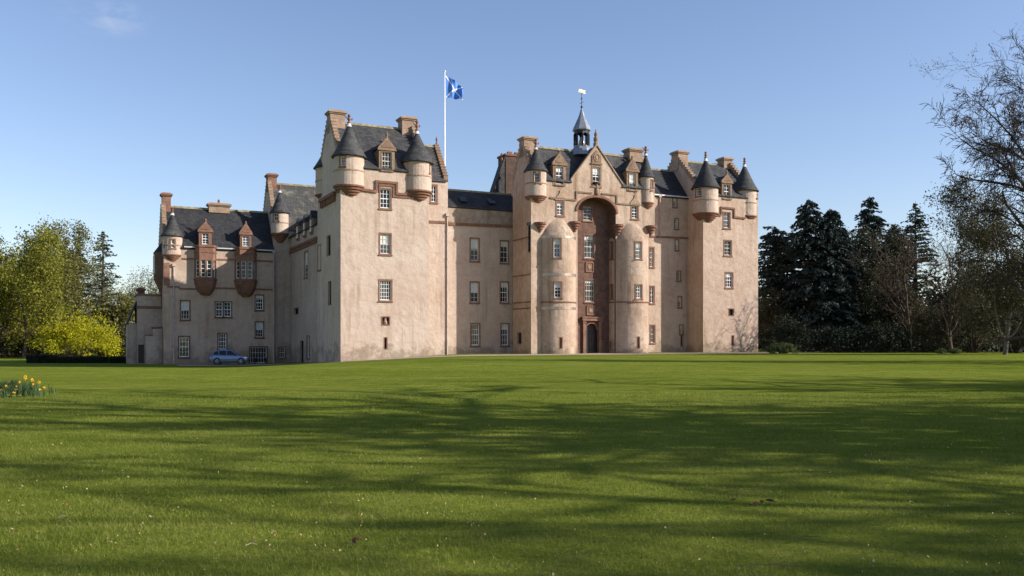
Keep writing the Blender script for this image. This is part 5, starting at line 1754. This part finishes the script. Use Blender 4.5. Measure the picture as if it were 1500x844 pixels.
# far woods closing the view
def wood(name, label, x0, x1, y, h0, h1, seed, mat, n=9000, card=.8):
    rng = np.random.default_rng(seed)
    cx = rng.uniform(x0, x1, n // 45); ch = rng.uniform(h0, h1, n // 45); cy = y + rng.uniform(0, 14, n // 45)
    P = np.repeat(np.stack([cx, cy, ch * rng.uniform(.1, 1, n // 45)], 1), 45, 0) + rng.normal(size=(n // 45 * 45, 3)) * [1.5, 1.5, 1.3]
    P[:, 2] = np.abs(P[:, 2]) - 1.0
    LV, LF = cards(rng, P, card, .6)
    o = np_obj(name, LV, LF, mat)
    o["kind"] = "stuff"; o["label"] = label; o["category"] = "woodland"
    return o
wood("far_woodland", "dark woodland closing the view behind the right conifers", 48, 160, 170, 3, 18, 5, 'hedge', 36000, .9)
wood("far_woodland", "olive woodland closing the view behind the left trees", -170, -66, 182, 3, 12, 6, 'olive', 16000, .8)

wood("undergrowth", "dark undergrowth on the ground between the right trees", 40, 100, 132, .2, 1.5, 8, 'hedge', 14000, .6)
wood("undergrowth", "low undergrowth on the ground between the left trees", -120, -73, 172, .4, 3.0, 9, 'yew', 9000, .7)

# trees standing off the right of the view, whose branches shade the lawn
off = [(27, 9.6, 24, 201, .62, .36), (48, 9.0, 28, 202, .62, .34), (24.2, 26.5, 18.2, 205, .3, .3), (42, 24, 20, 206, .45, .24), (60, 66, 22, 207, .45, .24), (76, 60, 24, 208, .5, .24), (40, 5.5, 25, 210, .6, .34), (33, 6.6, 23, 211, .55, .3), (54, 11.5, 30, 212, .65, .3), (50, 25.5, 23, 213, .5, .24), (66, 70, 25, 214, .5, .2), (31, 6.9, 21, 215, .5, .3)]
ol = ["large bare tree off the lawn's right side casting the long branching shadow", "tall bare tree off the right side whose crown shades the left of the lawn", "bare tree whose branch tips hang into the top right corner",
      "bare tree beside the middle of the lawn, out of view", "bare tree by the far right lawn, nearer the great tree", "bare tree by the far right lawn, farther from the great tree",
      "bare tree off the right side shading the lowest strip of lawn", "bare tree off the right side between the two nearest shading trees", "tallest bare tree farthest back in the row off the right side", "bare tree beside the middle of the lawn, farthest right of that row", "bare tree by the far right lawn, between its two neighbours", "bare tree off the right side, nearest to the viewer"]
for (x, y, H, sd, r, tk), lb in zip(off, ol):
    vis = sd == 205
    broadleaf("bare_tree", lb, x, y, H, r * (1 if vis else 1.6), sd, 'yew' if vis else None, .07, 2, .1, minr=.006 if vis else .085, rk=(.5, .7) if vis else (.64, .9), nlimb=9, trunk=tk, levels=4, kids=(0, 6, 6, 5, 4) if vis else (0, 6, 6, 4, 4),
              ang=(56, 48, 44, 44, 44), trop=.03, wob=.22, ratio=(.66 if vis else .55, .58, .52, .5), group="bare trees right of the lawn")

# ------------------------------------------------------------------ daffodils
M['daff_leaf'] = mat_leaf("daffodil_leaves", (.045, .085, .028), (.085, .135, .05), .2)
M['daff_petal'] = mat_simple("daffodil_petal", (.85, .62, .02), .6, 0, .08)
M['daff_cup'] = mat_simple("daffodil_cup", (.85, .42, .01), .6, 0, .08)
rng = np.random.default_rng(33)
def blades(rng, P, h, w, bend):
    n = len(P)
    az = rng.uniform(0, 2 * np.pi, n)
    s = np.stack([np.cos(az), np.sin(az), np.zeros(n)], 1)
    f = np.stack([-np.sin(az), np.cos(az), np.zeros(n)], 1)
    b = (bend * rng.uniform(.2, 1.2, n) * h)[:, None]
    H3 = np.zeros((n, 3)); H3[:, 2] = h
    ww = (w * rng.uniform(.7, 1.3, n))[:, None] * .5
    mid = P + H3 * .6 + f * b * .35
    tip = P + H3 * rng.uniform(.85, 1.0, n)[:, None] + f * b
    V = np.stack([P - s * ww, P + s * ww, mid + s * ww * .8, mid - s * ww * .8, tip], 1).reshape(-1, 3)
    i = (np.arange(n) * 5)[:, None]
    F4 = i + np.array([[0, 1, 2, 3]])
    F3 = i + np.array([[3, 2, 4, 4]])
    return V, np.concatenate([F4, F3])
def tri_quads(V, Fq):
    return V, np.concatenate([Fq[:, [0, 1, 2]], Fq[Fq[:, 2] != Fq[:, 3]][:, [0, 2, 3]]])
dc = (wx(14, 26.5), 26.5)
n = 1500
th = rng.uniform(0, 2 * np.pi, n); rr = np.abs(rng.normal(size=n)) * .45
P = np.stack([dc[0] + rr * np.cos(th) * 1.15, dc[1] + rr * np.sin(th) * 1.6, np.zeros(n)], 1)
P[:, 2] = ground_z(P[:, 0], P[:, 1]) - .02
V, Fq = blades(rng, P, rng.uniform(.22, .55, n) * (1.15 - .35 * np.minimum(1.6, rr)), .022, .8)
V, Ft = tri_quads(V, Fq)
o = np_obj("daffodil_leaves", V, Ft, 'daff_leaf'); o["kind"] = "stuff"; o["label"] = "dense strap leaves of the daffodil clump at the left edge"; o["category"] = "leaves"
M['stem'] = mat_simple("green_stem", (.06, .11, .035), .7)
def daffodil():
    t = thing("daffodil", "yellow daffodil flower in the leafy clump at the left edge", "flower", (0, 0, 0), 0, "daffodils in the clump at the left")
    m = MB(); m.tube((0, 0, 0), (.02, 0, .34), .006, .005, 6); m.tube((.02, 0, .34), (.045, -.03, .365), .005, .006, 6); m.build("stem", 'stem', t)
    c = Vector((.05, -.04, .365)); d = Vector((.35, -.9, .1)).normalized(); u = d.orthogonal().normalized(); w = d.cross(u)
    m = MB()
    for k in range(6):
        a0 = 2 * math.pi * k / 6
        def e(a, r, dd): return tuple(c + (u * math.cos(a) + w * math.sin(a)) * r + d * dd)
        m.face([e(a0, .008, 0), e(a0 + .42, .034, .006), e(a0, .058, -.004), e(a0 - .42, .034, .006)])
    fl = m.build("petals", 'daff_petal', t)
    m = MB()
    for k in range(10):
        a0, a1 = 2 * math.pi * k / 10, 2 * math.pi * (k + 1) / 10
        def e(a, r, dd): return tuple(c + (u * math.cos(a) + w * math.sin(a)) * r + d * dd)
        m.face([e(a0, .016, 0), e(a1, .016, 0), e(a1, .027, .04), e(a0, .027, .04)])
        m.face([e(a0, .016, .002), e(a1, .016, .002), e(a1, .0, .002)])
    m.build("trumpet", 'daff_cup', t)
    return t
d0 = daffodil()
dpx = [(2, 571), (6, 566), (4, 576), (12, 574), (16, 578), (9, 579), (19, 575), (14, 563), (24, 577), (28, 579), (22, 570), (36, 553), (31, 560), (57, 560), (52, 563), (62, 568), (55, 571), (44, 557), (8, 560), (26, 566), (18, 581), (11, 583)]
for i, (px, py) in enumerate(dpx):
    yy = 25.0 + 1.6 * rng.random() + (.8 if py < 565 else 0)
    xx = wx(px, yy)
    if i == 0: r_ = d0
    else:
        r_ = d0.copy(); C.objects.link(r_)
        for ch in list(d0.children):
            c_ = ch.copy(); C.objects.link(c_); c_.parent = r_
    r_.location = (xx, yy, float(ground_z(np.float64(xx), np.float64(yy))))
    r_.rotation_euler = (0, 0, rng.uniform(-1.2, 1.2))
    k = float(np.clip((ZC - (py - HY) * yy / F - r_.location.z) / .365, .2, 1.7))
    r_.scale = (1.0, 1.0, k)

# ------------------------------------------------------------------ grass blades, fallen leaves, twigs
M['blade'] = mat_leaf("grass_blades", (.130, .164, .020), (.272, .288, .052), .3)
def patchy(m, patch_col, dry_col):
    nt = m.node_tree
    p = nt.nodes["Principled BSDF"]
    src = p.inputs["Base Color"].links[0].from_socket
    co = objco(nt)
    c = mix(nt, mul(nt, noise(nt, co, .55, 5, .7, .42, .66), .7), src, patch_col)
    c = mix(nt, mul(nt, noise(nt, scaled(nt, co, (1, 1.6, 1)), .9, 6, .75, .52, .7), .6), c, dry_col)
    for l in list(src.links):
        if l.to_node != c.node and l.to_node.type in ('BSDF_PRINCIPLED', 'BSDF_TRANSLUCENT'):
            nt.links.new(c, l.to_socket)
patchy(M['blade'], (.085, .125, .018), (.33, .30, .10))
rng = np.random.default_rng(99)
Ps = []
for y0, y1, dens in ((5.6, 9, 1500), (9, 13, 800), (13, 19, 360), (19, 28, 130)):
    hw0 = y1 * .60 + .8
    n = int((y1 - y0) * 2 * hw0 * dens)
    p = np.stack([rng.uniform(-hw0, hw0, n), rng.uniform(y0, y1, n)], 1)
    Ps.append(p[np.abs(p[:, 0]) < p[:, 1] * .60 + .8])
P = np.concatenate(Ps)
P = np.concatenate([P, ground_z(P[:, 0], P[:, 1])[:, None] - .004], 1)
n = len(P)
patch = .65 + .35 * np.sin(P[:, 0] * 1.9 + np.sin(P[:, 1] * 1.3) * 2) * np.sin(P[:, 1] * 1.7 + P[:, 0] * .6) + .2 * rng.random(n)
h = (.022 + .026 * np.clip(patch, .2, 1.3)) * (1 + .02 * np.maximum(0, P[:, 1] - 8))
w = .0045 * (1 + .06 * np.maximum(0, P[:, 1] - 7))
az = rng.uniform(0, 2 * np.pi, n)
s = np.stack([np.cos(az), np.sin(az), np.zeros(n)], 1) * (w * .5)[:, None]
le = rng.normal(size=(n, 3)) * .55; le[:, 2] = 0
tip = P + le * h[:, None]; tip[:, 2] += h
V = np.stack([P - s, P + s, tip], 1).reshape(-1, 3)
gr = np_obj("grass", V, np.arange(3 * n).reshape(n, 3), 'blade')
gr["kind"] = "stuff"; gr["label"] = "short mown grass blades of the near lawn"; gr["category"] = "grass"

M['dead'] = mat_leaf("dead_leaf_litter", (.22, .10, .045), (.62, .47, .28), .1)
n = 2600
cl_y = 6 + (rng.random(170) ** 1.4) * 24
cl = np.stack([rng.uniform(-1, 1, 170) * (cl_y * .6 + .5), cl_y], 1)
pick = rng.integers(0, 170, n)
loose = rng.random(n) < .35
yy = np.where(loose, 6 + (rng.random(n) ** 1.5) * 26, cl[pick, 1] + rng.normal(size=n) * .45)
xx_ = np.where(loose, rng.uniform(-1, 1, n) * (yy * .6 + .5), cl[pick, 0] + rng.normal(size=n) * .55)
P = np.stack([xx_, yy, np.zeros(n)], 1)
P[:, 2] = ground_z(P[:, 0], P[:, 1]) + .035
LV, LF = cards(rng, P, rng.choice([.014, .018, .027], n), .6)
o = np_obj("fallen_leaves", LV, LF, 'dead'); o["kind"] = "stuff"; o["label"] = "scattered pale dead leaves and petals on the grass"; o["category"] = "leaves"

M['dead_brown'] = mat_simple("brown_dead_leaf", (.13, .055, .03), .8, 0, .4, 20)
def on_lawn(px, py):
    y = F * ZC / (py - HY)
    return wx(px, y), y
def curled_leaf(px, py, s, rz, label):
    x, y = on_lawn(px, py)
    m = MB()
    for i in range(6):
        for j in range(4):
            q = []
            for di, dj in ((0, 0), (1, 0), (1, 1), (0, 1)):
                u, v = (i + di) / 6, (j + dj) / 4 - .5
                wd = math.sin(math.pi * min(.98, u + .04)) ** .7
                q.append(((u - .5) * s, v * s * .6 * wd, s * (.25 * (abs(v) * 2) ** 2 * wd + .22 * (u - .5) ** 2 + .05)))
            m.face(q, 0, True)
    m.tube((-.5 * s, 0, .1 * s), (-.75 * s, .05 * s, .16 * s), .003, .002, 5)
    o = m.build("dead_leaf", 'dead_brown'); o.location = (x, y, float(ground_z(np.float64(x), np.float64(y))) + .03)
    o.rotation_euler = (rnd.uniform(-.3, .3), rnd.uniform(-.3, .3), rz)
    tag(o, label, "leaf", "curled brown leaves on the lawn")
for px, py, s, rz, lb in ((1107, 740, .09, .3, "curled brown dead leaf, left one of the clump lying in the shade edge"), (1115, 738, .075, 1.4, "curled brown dead leaf, middle one of the clump in the shade edge"), (1127, 737, .095, 2.6, "curled brown dead leaf, right one of the clump in the shade edge"),
                          (1075, 735, .09, .8, "dark curled leaf lying alone left of the leaf clump"), (524, 802, .09, .4, "reddish curled leaf on bright grass near the bottom middle"), (518, 806, .07, 2.2, "small curled leaf just below the reddish leaf at the bottom middle")):
    curled_leaf(px, py, s, rz, lb)
M['twig_pale'] = mat_simple("pale_fallen_twig", (.26, .20, .13), .8)
for px, py, L, rz, lb, mt in ((92, 767, .09, .9, "short pale twig standing askew in the left grass", 'twig_pale'), (368, 812, .09, .1, "pale twig lying flat on the grass at the bottom", 'twig_pale'), (1130, 838, .5, -.1, "long dark twig at the very bottom of the lawn", 'twig'), (1180, 793, .3, .3, "dark twig on the shaded grass right of centre", 'twig')):
    x, y = on_lawn(px, py)
    m = MB()
    m.tube((-L / 2, 0, .035), (0, .02, .05), .004, .0035, 6); m.tube((0, .02, .05), (L / 2, 0, .04), .0035, .002, 6); m.tube((.02, .02, .05), (L * .25, .07, .06), .003, .002, 5)
    o = m.build("fallen_twig", mt); o.location = (x, y, float(ground_z(np.float64(x), np.float64(y)))); o.rotation_euler = (0, 0, rz)
    tag(o, lb, "twig", "fallen twigs on the lawn")
